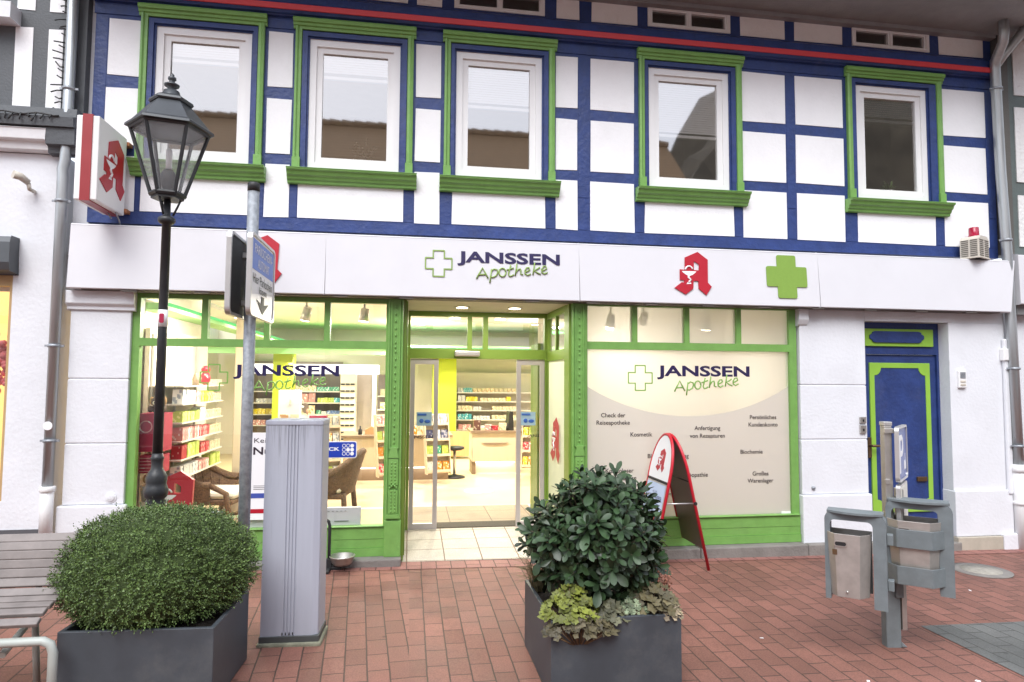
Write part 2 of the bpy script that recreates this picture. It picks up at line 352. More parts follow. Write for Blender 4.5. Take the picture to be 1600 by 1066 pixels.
# ================================================================== the ground
def paver_mat(name, c1, c2, mortar, yaw=0.0, bw=.21, rh=.119, ms=.0045):
    m = bpy.data.materials.new(name); m.use_nodes = True; t = m.node_tree; N = t.nodes; L = t.links; b = N['Principled BSDF']
    tc = N.new('ShaderNodeTexCoord'); mp = N.new('ShaderNodeMapping'); mp.inputs['Rotation'].default_value = (0, 0, R(90)+yaw); L.new(tc.outputs['Object'], mp.inputs[0])
    nw = N.new('ShaderNodeTexNoise'); nw.inputs['Scale'].default_value = 9; L.new(tc.outputs['Object'], nw.inputs['Vector'])
    ws = N.new('ShaderNodeVectorMath'); ws.operation = 'MULTIPLY_ADD'; L.new(nw.outputs['Color'], ws.inputs[0]); ws.inputs[1].default_value = (.006, .006, 0); L.new(mp.outputs[0], ws.inputs[2])
    br = N.new('ShaderNodeTexBrick'); L.new(ws.outputs[0], br.inputs['Vector']); br.offset = .43; br.offset_frequency = 2; br.squash = 1
    br.inputs['Scale'].default_value = 1; br.inputs['Brick Width'].default_value = bw; br.inputs['Row Height'].default_value = rh; br.inputs['Mortar Size'].default_value = ms
    br.inputs['Mortar Smooth'].default_value = .25; br.inputs['Color1'].default_value = (*c1, 1); br.inputs['Color2'].default_value = (*c2, 1); br.inputs['Mortar'].default_value = (*mortar, 1)
    n1 = N.new('ShaderNodeTexNoise'); n1.inputs['Scale'].default_value = 1.3; n1.inputs['Detail'].default_value = 8; n1.inputs['Roughness'].default_value = .7; L.new(tc.outputs['Object'], n1.inputs['Vector'])
    n2 = N.new('ShaderNodeTexNoise'); n2.inputs['Scale'].default_value = 130; n2.inputs['Detail'].default_value = 4; L.new(tc.outputs['Object'], n2.inputs['Vector'])
    r1 = N.new('ShaderNodeMapRange'); r1.inputs[1].default_value = .3; r1.inputs[2].default_value = .7; r1.inputs[3].default_value = .74; r1.inputs[4].default_value = 1.2; L.new(n1.outputs[0], r1.inputs[0])
    r2 = N.new('ShaderNodeMapRange'); r2.inputs[1].default_value = .25; r2.inputs[2].default_value = .75; r2.inputs[3].default_value = .72; r2.inputs[4].default_value = 1.28; L.new(n2.outputs[0], r2.inputs[0])
    mu0 = N.new('ShaderNodeMath'); mu0.operation = 'MULTIPLY'; L.new(r1.outputs[0], mu0.inputs[0]); L.new(r2.outputs[0], mu0.inputs[1])
    n3 = N.new('ShaderNodeTexNoise'); n3.inputs['Scale'].default_value = .75; n3.inputs['Detail'].default_value = 5; n3.inputs['Roughness'].default_value = .6; L.new(tc.outputs['Object'], n3.inputs['Vector'])
    r3 = N.new('ShaderNodeMapRange'); r3.inputs[1].default_value = .55; r3.inputs[2].default_value = .68; r3.inputs[3].default_value = 1; r3.inputs[4].default_value = .70; L.new(n3.outputs[0], r3.inputs[0])
    vg = N.new('ShaderNodeTexVoronoi'); vg.inputs['Scale'].default_value = 3.1; L.new(tc.outputs['Object'], vg.inputs['Vector'])
    r4 = N.new('ShaderNodeMapRange'); r4.inputs[1].default_value = .045; r4.inputs[2].default_value = .06; r4.inputs[3].default_value = .62; r4.inputs[4].default_value = 1; L.new(vg.outputs['Distance'], r4.inputs[0])
    mu1 = N.new('ShaderNodeMath'); mu1.operation = 'MULTIPLY'; L.new(r3.outputs[0], mu1.inputs[0]); L.new(r4.outputs[0], mu1.inputs[1])
    mu = N.new('ShaderNodeMath'); mu.operation = 'MULTIPLY'; L.new(mu0.outputs[0], mu.inputs[0]); L.new(mu1.outputs[0], mu.inputs[1])
    sc = N.new('ShaderNodeVectorMath'); sc.operation = 'SCALE'; L.new(br.outputs['Color'], sc.inputs[0]); L.new(mu.outputs[0], sc.inputs['Scale']); L.new(sc.outputs[0], b.inputs['Base Color'])
    b.inputs['Roughness'].default_value = .72; b.inputs['Specular IOR Level'].default_value = .4
    rg = N.new('ShaderNodeMapRange'); rg.inputs[3].default_value = .5; rg.inputs[4].default_value = .9; L.new(n1.outputs[0], rg.inputs[0]); L.new(rg.outputs[0], b.inputs['Roughness'])
    iv = N.new('ShaderNodeMath'); iv.operation = 'SUBTRACT'; iv.inputs[0].default_value = 1; L.new(br.outputs['Fac'], iv.inputs[1])
    ad = N.new('ShaderNodeMath'); ad.operation = 'MULTIPLY_ADD'; L.new(n2.outputs[0], ad.inputs[0]); ad.inputs[1].default_value = .22; L.new(iv.outputs[0], ad.inputs[2])
    bp = N.new('ShaderNodeBump'); bp.inputs['Strength'].default_value = .7; bp.inputs['Distance'].default_value = .006; L.new(ad.outputs[0], bp.inputs['Height']); L.new(bp.outputs[0], b.inputs['Normal'])
    return m
PV1, PV2, PVM = (.172, .078, .058), (.236, .105, .080), (.066, .040, .030)
def ground(name, poly, m, dz=0.0):
    mb = MB(); mb.add([(x, y, gz(x)+dz) for x, y in poly], [tuple(range(len(poly)))]); return struct(mb, name, m)
ground('pavement', [(.02,-90),(90,-90),(90,.3),(.02,.3)], paver_mat('red_pavers', PV1, PV2, PVM))
ground('pavement_turned', [(-90,-90),(.02,-90),(.02,.3),(-90,.3)], paver_mat('red_pavers_turned', PV1, PV2, PVM, yaw=R(-4.3)))
ground('pavement_border', [(-2.9,-.24),(7,-.24),(7,-.02),(-2.9,-.02)], paver_mat('pink_border_pavers', (.25,.112,.095), (.29,.135,.112), (.08,.04,.033), bw=.26, rh=.125), .004)
ground('pavement_grey_field', [(3.36,-1.86),(9,-1.9),(9,-6),(3.33,-6)], paver_mat('grey_pavers', (.105,.108,.103), (.128,.13,.124), (.06,.058,.054), yaw=0), .004)
# entrance ramp of pale tiles
def tile_mat(name, c, mortar, bw, rh, off=0.0, ms=.006):
    m = paver_mat(name, c, tuple(x*1.06 for x in c), mortar, yaw=R(-90), bw=bw, rh=rh, ms=ms); m.node_tree.nodes['Brick Texture'].offset = off; return m
mb = MB(); mb.add([(-.05,-.02,gz(0)+.006),(1.44,-.02,gz(1)+.006),(1.44,.96,.09),(-.05,.96,.09)], [(0,1,2,3)]); struct(mb, 'entrance_floor', tile_mat('pale_entrance_tiles', (.50,.45,.385), (.22,.15,.11), .33, .30))
mb = MB(); mb.box(.2, 1.42, .97, 1.22, .08, .098); struct(mb, 'entrance_mat_floor', mat('grey_mat', (.085,.073,.058), .95, var=.4, scale=160, bump=.8, bscale=200))
mb = MB(); mb.add([(-.05,.96,.092),(1.44,.96,.092),(1.44,2.1,.096),(-.05,2.1,.096)], [(0,1,2,3)]); struct(mb, 'lobby_floor', tile_mat('stone_lobby_tiles', (.30,.235,.165), (.17,.13,.09), .45, .45))
mb = MB(); mb.add([(-3.2,.06,.085),(-.05,.06,.085),(-.05,2.1,.085),(-3.2,2.1,.085)], [(0,1,2,3)]); mb.add([(-5,2.1,.1),(6,2.1,.1),(6,9,.1),(-5,9,.1)], [(0,1,2,3)]); struct(mb, 'shop_floor', WOODF)
# manhole cover
t = thing('manhole_cover', 'round grey manhole cover with pale centre set in the red pavers beside the blue door', 'manhole cover', (4.92, -.74, gz(4.9)))
MB().lathe([(.23,0),(.23,.007),(.16,.008)], n=32).build('rim', STONE, t, world=False); MB().lathe([(.155,.001),(.155,.011),(.02,.012)], n=32).build('lid', mat('manhole_lid', (.30,.28,.24), .8, var=.25, scale=30, bump=.5), t, world=False)

# ================================================================== the pharmacy building
bld = thing('pharmacy_building', 'half timbered pharmacy building with blue beams, white panels and green framed shop front', 'building', (1.6, 0, 0))
WIN = [(-2.186,-1.401),(-.92,-.125),(.373,1.177),(2.209,3.033),(4.396,5.203)]
CAS = [(-2.295,-1.295),(-1.035,-.01),(.27,1.29),(2.11,3.15),(4.285,5.35)]
ZW0, ZW1 = 3.414, 4.608
ATW = [(-.70,-.07),(.35,1.195),(2.205,3.05),(4.37,5.245)]
holes = [(a+.004, b-.004, ZW0, ZW1) for a, b in WIN]+[(a, b, 5.005, 5.205) for a, b in ATW]
m = MB().wall(-2.66, 5.975, 2.885, 5.6, holes, 0.0, .10)
POSTS = [(-2.655,-2.562),(-2.298,-2.27),(-1.39,-1.275),(-1.05,-.995),(-.075,.004),(.246,.34),(1.215,1.296),(1.522,1.626),(2.072,2.155),(3.075,3.153),(3.632,3.718),(4.256,4.375),(5.265,5.352),(5.882,5.972)]
for a, b in POSTS: m.box(a, b, -.0035, .02, 2.996, 3.28)
for a, b in POSTS[:1]+[(1.522,1.626),(3.632,3.718),(5.882,5.972)]: m.box(a, b, -.0035, .02, 3.30, 4.655)
m.build('timber_frame', BLUE, bld, bevel=.002)
# the white gable strip on the left edge and hidden side walls
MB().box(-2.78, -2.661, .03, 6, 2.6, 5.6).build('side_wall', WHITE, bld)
rows = [(2.992,3.457),(3.553,4.037),(4.143,4.635)]
pan = []
for a, b in [(-2.555,-2.305),(-1.265,-1.058),(.014,.236),(1.306,1.512),(1.636,2.062),(3.163,3.622),(3.728,4.246),(5.362,5.872)]:
    for c, d in rows: pan.append((a, b, c, d))
for a, b in [(-2.255,-1.40),(-.985,-.085),(.35,1.205),(2.165,3.065),(4.385,5.255)]: pan.append((a, b, 2.995, 3.30))
j = lambda s=.004: rnd.uniform(-s, s)
fnF = lambda a, b, d: (a, d, b)
for a, b, c, d in pan:
    MB().prism([(a+j(),c+j()),(b+j(),c+j()),(b+j(),d+j()),(a+j(),d+j())], fnF, -.006, .02).build('infill_panel', INFILL, bld, bevel=.002)
for a, b in [(-2.5,-2.3),(-2.15,-1.75),(-1.63,-1.2),(-1.1,-.8),(.015,.24),(1.31,1.53),(1.65,2.10),(3.155,3.63),(3.735,4.26),(5.36,5.88)]:
    MB().prism([(a+j(),5.0+j(.004)),(b+j(),5.0+j(.004)),(b+j(),5.23),(a+j(),5.23)], fnF, -.006, .02).build('attic_panel', ATTIC, bld, bevel=.002)
# jetty beam with its mouldings and the red stripe
prof = [(0,4.668),(-.008,4.67),(-.010,4.768),(-.04,4.770),(-.045,4.778),(-.07,4.782),(-.08,4.79),(-.09,4.797),(-.09,4.858),(-.075,4.872),(-.068,4.94),(-.045,4.965),(-.02,4.975),(0,4.978)]
fnX = lambda a, b, d: (d, a, b)
MB().prism(prof, fnX, -2.67, 5.985).build('jetty_beam', BLUE, bld)
MB().box(-2.672, 5.987, -.102, -.088, 4.80, 4.852).build('stripe', REDP, bld, bevel=.004)
# eaves: soffit board, fascia and gutter, roof
MB().box(-2.9, 6.4, -.80, .02, 5.232, 5.26).build('soffit', SOFFIT, bld)
MB().prism([(-.83,5.235),(.02,5.262),(6,9.5),(6,9.3)], fnX, -2.9, 6.05).build('roof', mat('roof_tile', (.16,.075,.05), .8, var=.3), bld)
m = MB(); m.tube([(-2.9,-.80,5.36),(6.3,-.80,5.33)], .075, 12); m.build('gutter', ZINC, bld)
MB().box(-2.66, 5.97, -.075, -.002, 5.19, 5.231).build('eaves_board', SOFFIT, bld)

def window(i):
    (a, b), (c, d) = WIN[i], CAS[i]; z0, z1 = ZW0, ZW1
    gl = [(262,60),(385,62)], 
    f = MB()
    w = tag(MB().wall(a, b, z0, z1, [(a+.062, b-.062, z0+.085, z1-.062)], .012, .075).build('window', PVC, bld, bevel=.004))
    MB().wall(a+.055, b-.055, z0+.078, z1-.055, [(a+.115, b-.115, z0+.135, z1-.115)], .03, .07).build('sash', PVC, w, bevel=.006)
    MB().quad((a+.11,.05,z0+.13),(b-.11,.05,z0+.13),(b-.11,.05,z1-.11),(a+.11,.05,z1-.11)).build('pane', GLASS_UP, w)
    # green casing: side strips, crown moulding, sill
    k = MB()
    for x0, s in ((c, 1), (d, -1)):
        p = [(x0,0),(x0,-.035),(x0+s*.018,-.042),(x0+s*.03,-.03),(x0+s*.052,-.028),(x0+s*.058,0)]
        k.prism([(q[0], q[1]) for q in p], lambda A, B, D: (A, B, D), 3.41, 4.695)
        k.box(min(x0-s*.004,x0+s*.062), max(x0-s*.004,x0+s*.062), -.046, 0, 3.41, 3.52)
    k.prism([(0,4.672),(-.026,4.672),(-.03,4.695),(-.042,4.70),(-.046,4.72),(-.062,4.726),(-.068,4.75),(-.06,4.764),(0,4.768)], fnX, c-.02, d+.02)
    k.build('casing', GREEN, w)
    # blue inner lining between the casing and the white frame
    l = MB().wall(c+.058, d-.058, 3.41, 4.66, [(a-.012, b+.012, 3.40, ZW1+.012)], -.02, 0); l.build('lining', BLUE, w)
    MB().prism([(0,3.288),(-.04,3.292),(-.044,3.315),(-.058,3.322),(-.066,3.345),(-.084,3.355),(-.095,3.385),(-.112,3.392),(-.116,3.408),(0,3.418)], fnX, c-.035, d+.04).build('sill', GREEN, w, bevel=.003)
    # blind
    zb = [4.36,4.31,4.14,3.99,4.29][i]
    bm = MB(); n = int((4.505-zb)/.022)
    for q in range(n):
        z = 4.51-q*.022; bm.quad((a+.108,.066,z),(b-.108,.066,z),(b-.108,.062,z-.022),(a+.108,.062,z-.022))
    bm.box(a+.108, b-.108, .056, .08, zb-.035, zb-.008); bm.build('blind', [PAPER,PAPER,PAPER,PAPER,mat('grey_blind',(.16,.165,.16),.6)][i], w)
    return w
for i in range(5): window(i)
for a, b in ATW:
    z0, z1 = 5.005, 5.205; mid = (a+b)/2
    w = MB().wall(a, b, z0, z1, [(a+.035, mid-.012, z0+.03, z1-.02),(mid+.012, b-.035, z0+.03, z1-.02)], -.012, .06).build('attic_window', PVC, bld, bevel=.004)
    MB().wall(a+.033, mid-.008, z0+.028, z1-.018, [(a+.05, mid-.026, z0+.044, z1-.032)], .0, .05).build('sash', PVC, w); MB().wall(mid+.008, b-.033, z0+.028, z1-.018, [(mid+.026, b-.05, z0+.044, z1-.032)], .0, .05).build('sash', PVC, w)
    MB().quad((a+.05,.03,z0+.05),(b-.05,.03,z0+.05),(b-.05,.03,z1-.03),(a+.05,.03,z1-.03)).build('pane', GLASS_AT, w)
# upper room behind the windows
ROOM = mat('upper_room_wall', (.80,.74,.68), .8, var=.05)
r = MB(); r.quad((-2.6,2.6,2.95),(5.9,2.6,2.95),(5.9,2.6,5.5),(-2.6,2.6,5.5)); r.quad((-2.6,.12,2.95),(5.9,.12,2.95),(5.9,2.6,2.95),(-2.6,2.6,2.95)); r.quad((-2.6,.12,4.95),(5.9,.12,4.95),(5.9,2.6,4.95),(-2.6,2.6,4.95)); r.quad((-2.6,.12,5.5),(5.9,.12,5.5),(5.9,2.6,5.5),(-2.6,2.6,5.5))
for x in (-2.6,-1.15,.14,1.7,3.7,5.9): r.quad((x,.12,2.95),(x,2.6,2.95),(x,2.6,5.5),(x,.12,5.5))
r.build('upper_room', ROOM, bld)

# ------------------------------------------------------------------ ground floor masonry
def pilaster(x0, x1, cap):
    y = -.06; grooves = [.53, 1.055, 1.575] if not cap else [1.07, 1.59]
    p = MB(); zs = [.58 if cap else .535]+[z for z in grooves if z > .6]+[2.15 if cap else 2.33]
    for a, b in zip(zs[:-1], zs[1:]): p.box(x0, x1, y, .14, a+.004, b-.004)
    p.box(x0+.006, x1-.006, y+.007, .139, zs[0], zs[-1])
    p.build('pilaster', WHITE, bld, bevel=.006)
    MB().box(x0-.03 if cap else x0-.01, x1+.02, y-.025, .14, gz(x0)-.02 if not cap else 0, zs[0]).build('pilaster_base', WHITE, bld, bevel=.012)
    if cap: MB().prism([(y-.0,2.145),(y-.018,2.15),(y-.02,2.175),(y-.045,2.20),(y-.05,2.30),(.14,2.305),(.14,2.145)], fnX, x0-.02, x1+.03).build('capital', WHITE, bld, bevel=.006)
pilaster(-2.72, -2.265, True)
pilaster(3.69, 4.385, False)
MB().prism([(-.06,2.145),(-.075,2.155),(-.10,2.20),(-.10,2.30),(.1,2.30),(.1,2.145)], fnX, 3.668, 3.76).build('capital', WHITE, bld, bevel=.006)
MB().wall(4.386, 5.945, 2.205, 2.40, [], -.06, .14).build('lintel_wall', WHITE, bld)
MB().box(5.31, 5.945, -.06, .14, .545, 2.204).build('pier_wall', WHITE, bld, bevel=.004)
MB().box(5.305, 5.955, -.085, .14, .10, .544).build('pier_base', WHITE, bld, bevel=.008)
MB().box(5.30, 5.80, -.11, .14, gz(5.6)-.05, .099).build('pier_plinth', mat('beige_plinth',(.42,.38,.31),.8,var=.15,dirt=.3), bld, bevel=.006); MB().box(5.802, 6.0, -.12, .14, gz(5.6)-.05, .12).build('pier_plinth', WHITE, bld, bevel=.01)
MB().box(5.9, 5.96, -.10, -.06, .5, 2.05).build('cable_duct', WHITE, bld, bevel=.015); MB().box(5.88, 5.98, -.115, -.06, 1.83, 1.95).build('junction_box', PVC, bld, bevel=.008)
# stone kerb under the shop front
for a, b in [(-2.25,-1.15),(-1.146,-.05),(1.44,2.62),(2.624,3.68),(3.684,4.39)]:
    MB().box(a, b, -.155, .06, gz(a)-.05, .098+j(.003)).build('kerb_block', STONE, bld, bevel=.012)

# ------------------------------------------------------------------ shop front
def shopwin(x0, x1, gx0, gx1, muls, zt, ztop):
    fr = MB(); fr.wall(x0, x1, .345, 2.33, [(gx0, gx1, .35, zt[0])]+[(a, b, zt[1], ztop) for a, b in zip([gx0]+[q[1] for q in muls], [q[0] for q in muls]+[gx1])], -.03, .04)
    o = fr.build('shopfront_frame', GREEN, bld, bevel=.006)
    s = MB(); s.wall(x0+.002, x1-.002, .245, .352, [], -.045, .04); s.wall(x0+.002, x1-.002, .17, .243, [], -.042, .04); s.wall(x0+.002, x1-.002, .10, .168, [], -.055, .04); s.box(x0+.01, x1-.01, -.062, .0, .345, .358)
    s.build('stall_riser', GREEN, o, bevel=.008)
    return o
fl = shopwin(-2.285, -.192, -2.205, -.21, [(-1.73,-1.68),(-1.23,-1.185),(-.735,-.685)], (1.865,1.93), 2.262)
fr_ = shopwin(1.582, 3.675, 1.60, 3.60, [(2.03,2.078),(2.54,2.588),(3.06,3.108)], (1.89,1.96), 2.29)
P1 = MB().quad((-2.21,.0,.345),(-.2,.0,.345),(-.2,.0,1.87),(-2.21,.0,1.87)).build('shop_window_pane', GLASS, bld)
MB().quad((-2.21,.002,1.925),(-.2,.002,1.925),(-.2,.002,2.27),(-2.21,.002,2.27)).build('transom_pane', GLASS, bld)
# frosted panes on the right: clear foil above the arc, beige foil below
c0 = (2.593, 3.20); rad = 1.925
arc = [(x, c0[1]-math.sqrt(max(0, rad**2-(x-c0[0])**2))) for x in np.linspace(1.595, 3.605, 40)]
hi = [(3.605, 1.895), (1.595, 1.895)]+arc
MB().add([(x, 0, z) for x, z in hi], [tuple(range(len(hi)))]).build('frosted_pane', FILM_HI, bld)
lo = arc[::-1]+[(1.595,.345),(3.605,.345)]
MB().add([(x, 0, z) for x, z in lo], [tuple(range(len(lo)))]).build('foil_pane', FILM_LO, bld)
MB().quad((1.595,.002,1.955),(3.605,.002,1.955),(3.605,.002,2.30),(1.595,.002,2.30)).build('transom_pane', FILM_HI, bld)
MB().box(3.50, 3.595, -.012, -.002, .352, .375).build('window_sticker', PAPER, bld)
# iron posts with ornament
def post(x0, x1):
    o = MB().box(x0, x1, -.075, .06, .10, 2.33).build('iron_post', GREEN, bld, bevel=.008)
    m = MB(); c = (x0+x1)/2; h = (x1-x0)/2
    for s in (-1, 1): m.box(c+s*h*.55-.006, c+s*h*.55+.006, -.092, -.07, 1.02, 2.28); m.box(c+s*h*.86-.006, c+s*h*.86+.006, -.086, -.07, .42, 2.30)
    z = 1.06
    while z < 2.26:
        m.ball((c+j(.002), -.08, z), (.007, .009, .012), 8, 6); z += .04 if int(z*100) % 3 else .062
    m.prism([(c-h*.7,.93),(c+h*.7,.93),(c+h*.45,1.0),(c+h*.7,1.02),(c-h*.7,1.02),(c-h*.45,1.0)], fnF, -.098, -.07)
    m.box(c-h*.62, c+h*.62, -.092, -.07, .70, .925); m.box(c-h*.62, c+h*.62, -.092, -.07, .46, .66)
    for q in range(2):
        for k in range(7):
            for s in (-1, 1): m.ball((c+s*h*.25, -.094, (.48 if q else .72)+k*.028), (.007,.008,.01), 6, 5)
    for k in range(5): m.ball((c+(k-2)*h*.22, -.092, .68+.012*(2-abs(k-2))), (.009,.01,.012), 6, 5)
    m.prism([(c-h*.95,.42),(c+h*.95,.42),(c+h*.75,.455),(c-h*.75,.455)], fnF, -.10, -.07)
    m.box(x0-.006, x1+.006, -.09, .06, .10, .40)
    m.build('ornament', GREEN, o, bevel=.003)
post(-.19, -.062); post(1.445, 1.58)
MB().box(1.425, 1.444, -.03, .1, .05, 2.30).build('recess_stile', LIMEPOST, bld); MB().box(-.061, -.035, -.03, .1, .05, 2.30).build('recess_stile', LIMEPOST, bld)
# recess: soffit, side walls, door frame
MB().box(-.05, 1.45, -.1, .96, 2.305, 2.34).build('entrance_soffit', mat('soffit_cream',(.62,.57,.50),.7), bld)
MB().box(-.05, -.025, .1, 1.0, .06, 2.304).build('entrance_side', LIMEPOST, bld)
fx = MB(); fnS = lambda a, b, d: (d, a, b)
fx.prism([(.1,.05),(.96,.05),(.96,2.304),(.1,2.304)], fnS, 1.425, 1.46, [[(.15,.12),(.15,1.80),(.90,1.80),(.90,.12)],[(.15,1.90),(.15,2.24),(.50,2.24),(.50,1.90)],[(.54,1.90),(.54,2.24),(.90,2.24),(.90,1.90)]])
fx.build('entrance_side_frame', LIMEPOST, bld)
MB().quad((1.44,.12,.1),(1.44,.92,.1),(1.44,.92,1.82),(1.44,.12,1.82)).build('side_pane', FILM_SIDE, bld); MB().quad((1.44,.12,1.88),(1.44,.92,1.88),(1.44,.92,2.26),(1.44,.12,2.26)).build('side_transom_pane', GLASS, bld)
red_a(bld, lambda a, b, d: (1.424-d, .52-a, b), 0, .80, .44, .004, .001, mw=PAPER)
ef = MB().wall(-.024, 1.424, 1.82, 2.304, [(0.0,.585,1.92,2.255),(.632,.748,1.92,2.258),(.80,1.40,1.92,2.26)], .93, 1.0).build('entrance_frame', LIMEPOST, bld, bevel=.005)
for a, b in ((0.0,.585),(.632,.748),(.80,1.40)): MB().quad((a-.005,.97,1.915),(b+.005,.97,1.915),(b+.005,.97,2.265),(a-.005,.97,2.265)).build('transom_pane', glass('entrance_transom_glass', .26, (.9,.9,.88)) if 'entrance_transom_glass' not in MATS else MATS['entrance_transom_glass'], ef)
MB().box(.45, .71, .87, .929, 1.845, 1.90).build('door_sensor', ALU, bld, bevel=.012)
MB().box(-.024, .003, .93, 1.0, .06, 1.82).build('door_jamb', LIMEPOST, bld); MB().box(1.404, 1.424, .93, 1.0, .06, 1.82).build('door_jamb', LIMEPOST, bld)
def leaf(x0, x1):
    o = MB().wall(x0, x1, .092, 1.815, [(x0+.045, x1-.045, .145, 1.76)], .95, .99).build('sliding_door', DOORALU, bld, bevel=.004)
    MB().quad((x0+.04,.97,.14),(x1-.04,.97,.14),(x1-.04,.97,1.765),(x0+.04,.97,1.765)).build('pane', GLASS, o); return o
dl = leaf(.006, .292); dr = leaf(1.108, 1.404)
for o, a, lab in ((dl, .075, 'NSSEN'), (dr, 1.155, 'JANS')):
    s = MB().box(a, a+.155, .955, .965, 1.13, 1.27).build('door_sticker', mat('pale_blue_sticker',(.34,.50,.66),.4), o)
    s2 = MB(); s2.box(a+.01, a+.10, .950, .953, 1.235, 1.255); s2.ball((a+.05,.953,1.18),(.022,.003,.022)); s2.ball((a+.11,.953,1.175),(.03,.003,.018)); s2.build('sticker_print', SIGNBLUE, s)
text(MB(), 'NSSEN', fnF, .055, .245, 1.0, 1.035, .01, .962).build('door_lettering', DARKTXT, dl); text(MB(), 'JANS', fnF, 1.22, 1.355, 1.0, 1.035, .01, .962).build('door_lettering', DARKTXT, dr)
# window lettering
fnG = lambda a, b, d: (a, d-.004, b)
k = 1.139/1295
logo(P1, fnG, -1.742, 1.722, k, NAVY, OLIVEG, OLIVEG, .002)
logo(bld, fnG, 1.985, 1.752, 1.215/1295, NAVY, OLIVEG, OLIVEG, .002)
FS = [('Check der',958,649),('Reiseapotheke',958,660.5),('Kosmetik',1002,679),('Anfertigung',1105,669),('von Rezepturen',1105,681),('Persönliches',1192,652),('Kundenkonto',1192,663.5),
  ('Blutdruckmessung',1044,712.5),('Biochemie',1174,706),('Kostenloser',968,735.5),('Botenservice',971,747),('Homöopathie',1082,742),('Großes',1188,740),('Warenlager',1188,751)]
for s, u, v in FS:
    p = F(u, v); h = .043
    vs_, fs_ = text2d(s, .014); az = min(q[1] for q in vs_); bz = max(q[1] for q in vs_); ax = min(q[0] for q in vs_); bx = max(q[0] for q in vs_)
    kk = .0545; m = MB(); m.add([(p.x+(q[0]-(ax+bx)/2)*kk*1.0, -.004, p.z-.018+q[1]*kk) for q in vs_], fs_); m.build('service_lettering', DARKTXT, bld)
m = MB(); p = F(372, 796); text(m, 'regionaler als', fnG, -1.72, -1.27, .43, .475, .01); text(m, 'jede', fnG, -1.335+.06, -1.17, .43, .475, .01); m.build('window_slogan', mat('pale_green_foil',(.45,.6,.30),.5), P1)
# sticker and poster on the left pane
st = MB().prism(rrect(-.93,-.44,.925,1.068,.02), fnF, -.006, -.001).build('loyalty_sticker', PAPER, P1)
MB().prism(rrect(-.923,-.447,.932,1.061,.017), fnF, -.0085, -.0065).build('sticker_face', STICKBLUE, st)
m = MB(); text(m, 'PAYBACK', fnF, -.87, -.585, .988, 1.018, .03, -.0095)
m.build('sticker_lettering', PAPER, st)
m = MB()
for a in range(3):
    for b in range(3):
        c = (-.548+a*.034, .962+b*.034)
        ring = [(c[0]+.016*math.cos(R(q)), c[1]+.016*math.sin(R(q))) for q in range(0,360,24)]
        m.prism(ring, fnF, -.0098, -.0086, [] if (a, b) in ((2,0),(2,1),(2,2),(1,1)) else [[(c[0]+.012*math.cos(R(-q)), c[1]+.012*math.sin(R(-q))) for q in range(0,360,24)]])
m.build('sticker_dots', PAPER, st)
po = MB().box(-1.335, -.95, -.006, -.001, .42, 1.145).build('window_poster', PAPER, P1)
m = MB(); text(m, 'Kein', fnF, -1.285, -1.15, 1.06, 1.10, .0, -.0075); m.build('poster_lettering', DARKTXT, po); m = MB(); text(m, 'Nu', fnF, -1.29, -1.15, .96, 1.025, .02, -.0075); m.build('poster_lettering', DARKTXT, po); m = MB()
for q in range(3): m.box(-1.28, -1.17, -.0078, -.0065, .70-q*.014, .703-q*.014)
m.build('fine_print', DARKTXT, po)
MB().box(-1.334, -.951, -.008, -.0062, .60, .64).build('poster_band', mat('poster_blue',(.05,.08,.35),.5), po); MB().box(-1.334, -.951, -.008, -.0062, .475, .51).build('poster_band', REDA, po)
MB().box(-1.33, -.40, .025, .06, .352, .50).build('window_ledge_board', PAPER, bld)
m = MB(); m.box(-.62,-.50,.018,.024,.385,.39); 
for q in range(22): m.box(-1.27+q*.035, -1.255+q*.035, .019, .024, .47, .473)
m.build('ledge_print', GALV, bld)

# ------------------------------------------------------------------ side door
D = .07
so_ = MB().wall(4.386, 5.309, gz(5)-.02, 2.204, [(F(1362,600,D).x-.055, 5.285, .06, 1.885)], D, .13).build('side_door_frame', BLUE, bld, bevel=.004)
lx0, lx1 = 4.462, 5.284
dd = MB().box(lx0, lx1, D+.02, D+.06, .06, 1.883).build('side_door', BLUE, bld, bevel=.004)
bx0, bx1, bz0, bz1 = 4.53, 5.205, .32, 1.80; w_ = .052; cr = .075
def notch(x0, x1, z0, z1, r):
    out = []
    for cx, cz, a0 in ((x1,z0,180),(x1,z1,270),(x0,z1,0),(x0,z0,90)):
        for q in range(6): a = R(a0-90*q/5); out.append((cx+r*math.cos(a), cz+r*math.sin(a)))
    return out
MB().prism([(bx0,bz0),(bx1,bz0),(bx1,bz1),(bx0,bz1)], fnF, D+.004, D+.025, [notch(bx0+w_, bx1-w_, bz0+w_, bz1-w_, cr)[::-1]]).build('door_border', LIME, dd, bevel=.003)
MB().prism(notch(bx0+w_, bx1-w_, bz0+w_, bz1-w_, cr), fnF, D+.010, D+.026).build('door_panel', BLUE, dd)
m = MB(); m.box(4.482,4.52,D-.012,D+.02,.86,1.06); m.tube([(4.50,D-.01,.98),(4.50,D-.05,.98),(4.59,D-.055,.98)], .013, 8); m.build('door_handle', BRONZE, dd, bevel=.004)
m = MB(); m.box(5.02,5.13,D-.01,D+.012,.62,.665); m.build('letter_slot', BRONZE, dd, bevel=.004)
tp = MB().box(4.392, 5.235, D-.02, D+.0, 1.965, 2.14).build('transom_panel', LIME, so_, bevel=.004)
oc = [(4.545,2.01),(4.575,2.0),(5.06,2.0),(5.09,2.01),(5.09,2.025),(5.12,2.04),(5.12,2.075),(5.09,2.09),(5.09,2.105),(5.06,2.115),(4.575,2.115),(4.545,2.105),(4.545,2.09),(4.515,2.075),(4.515,2.04),(4.545,2.025)]
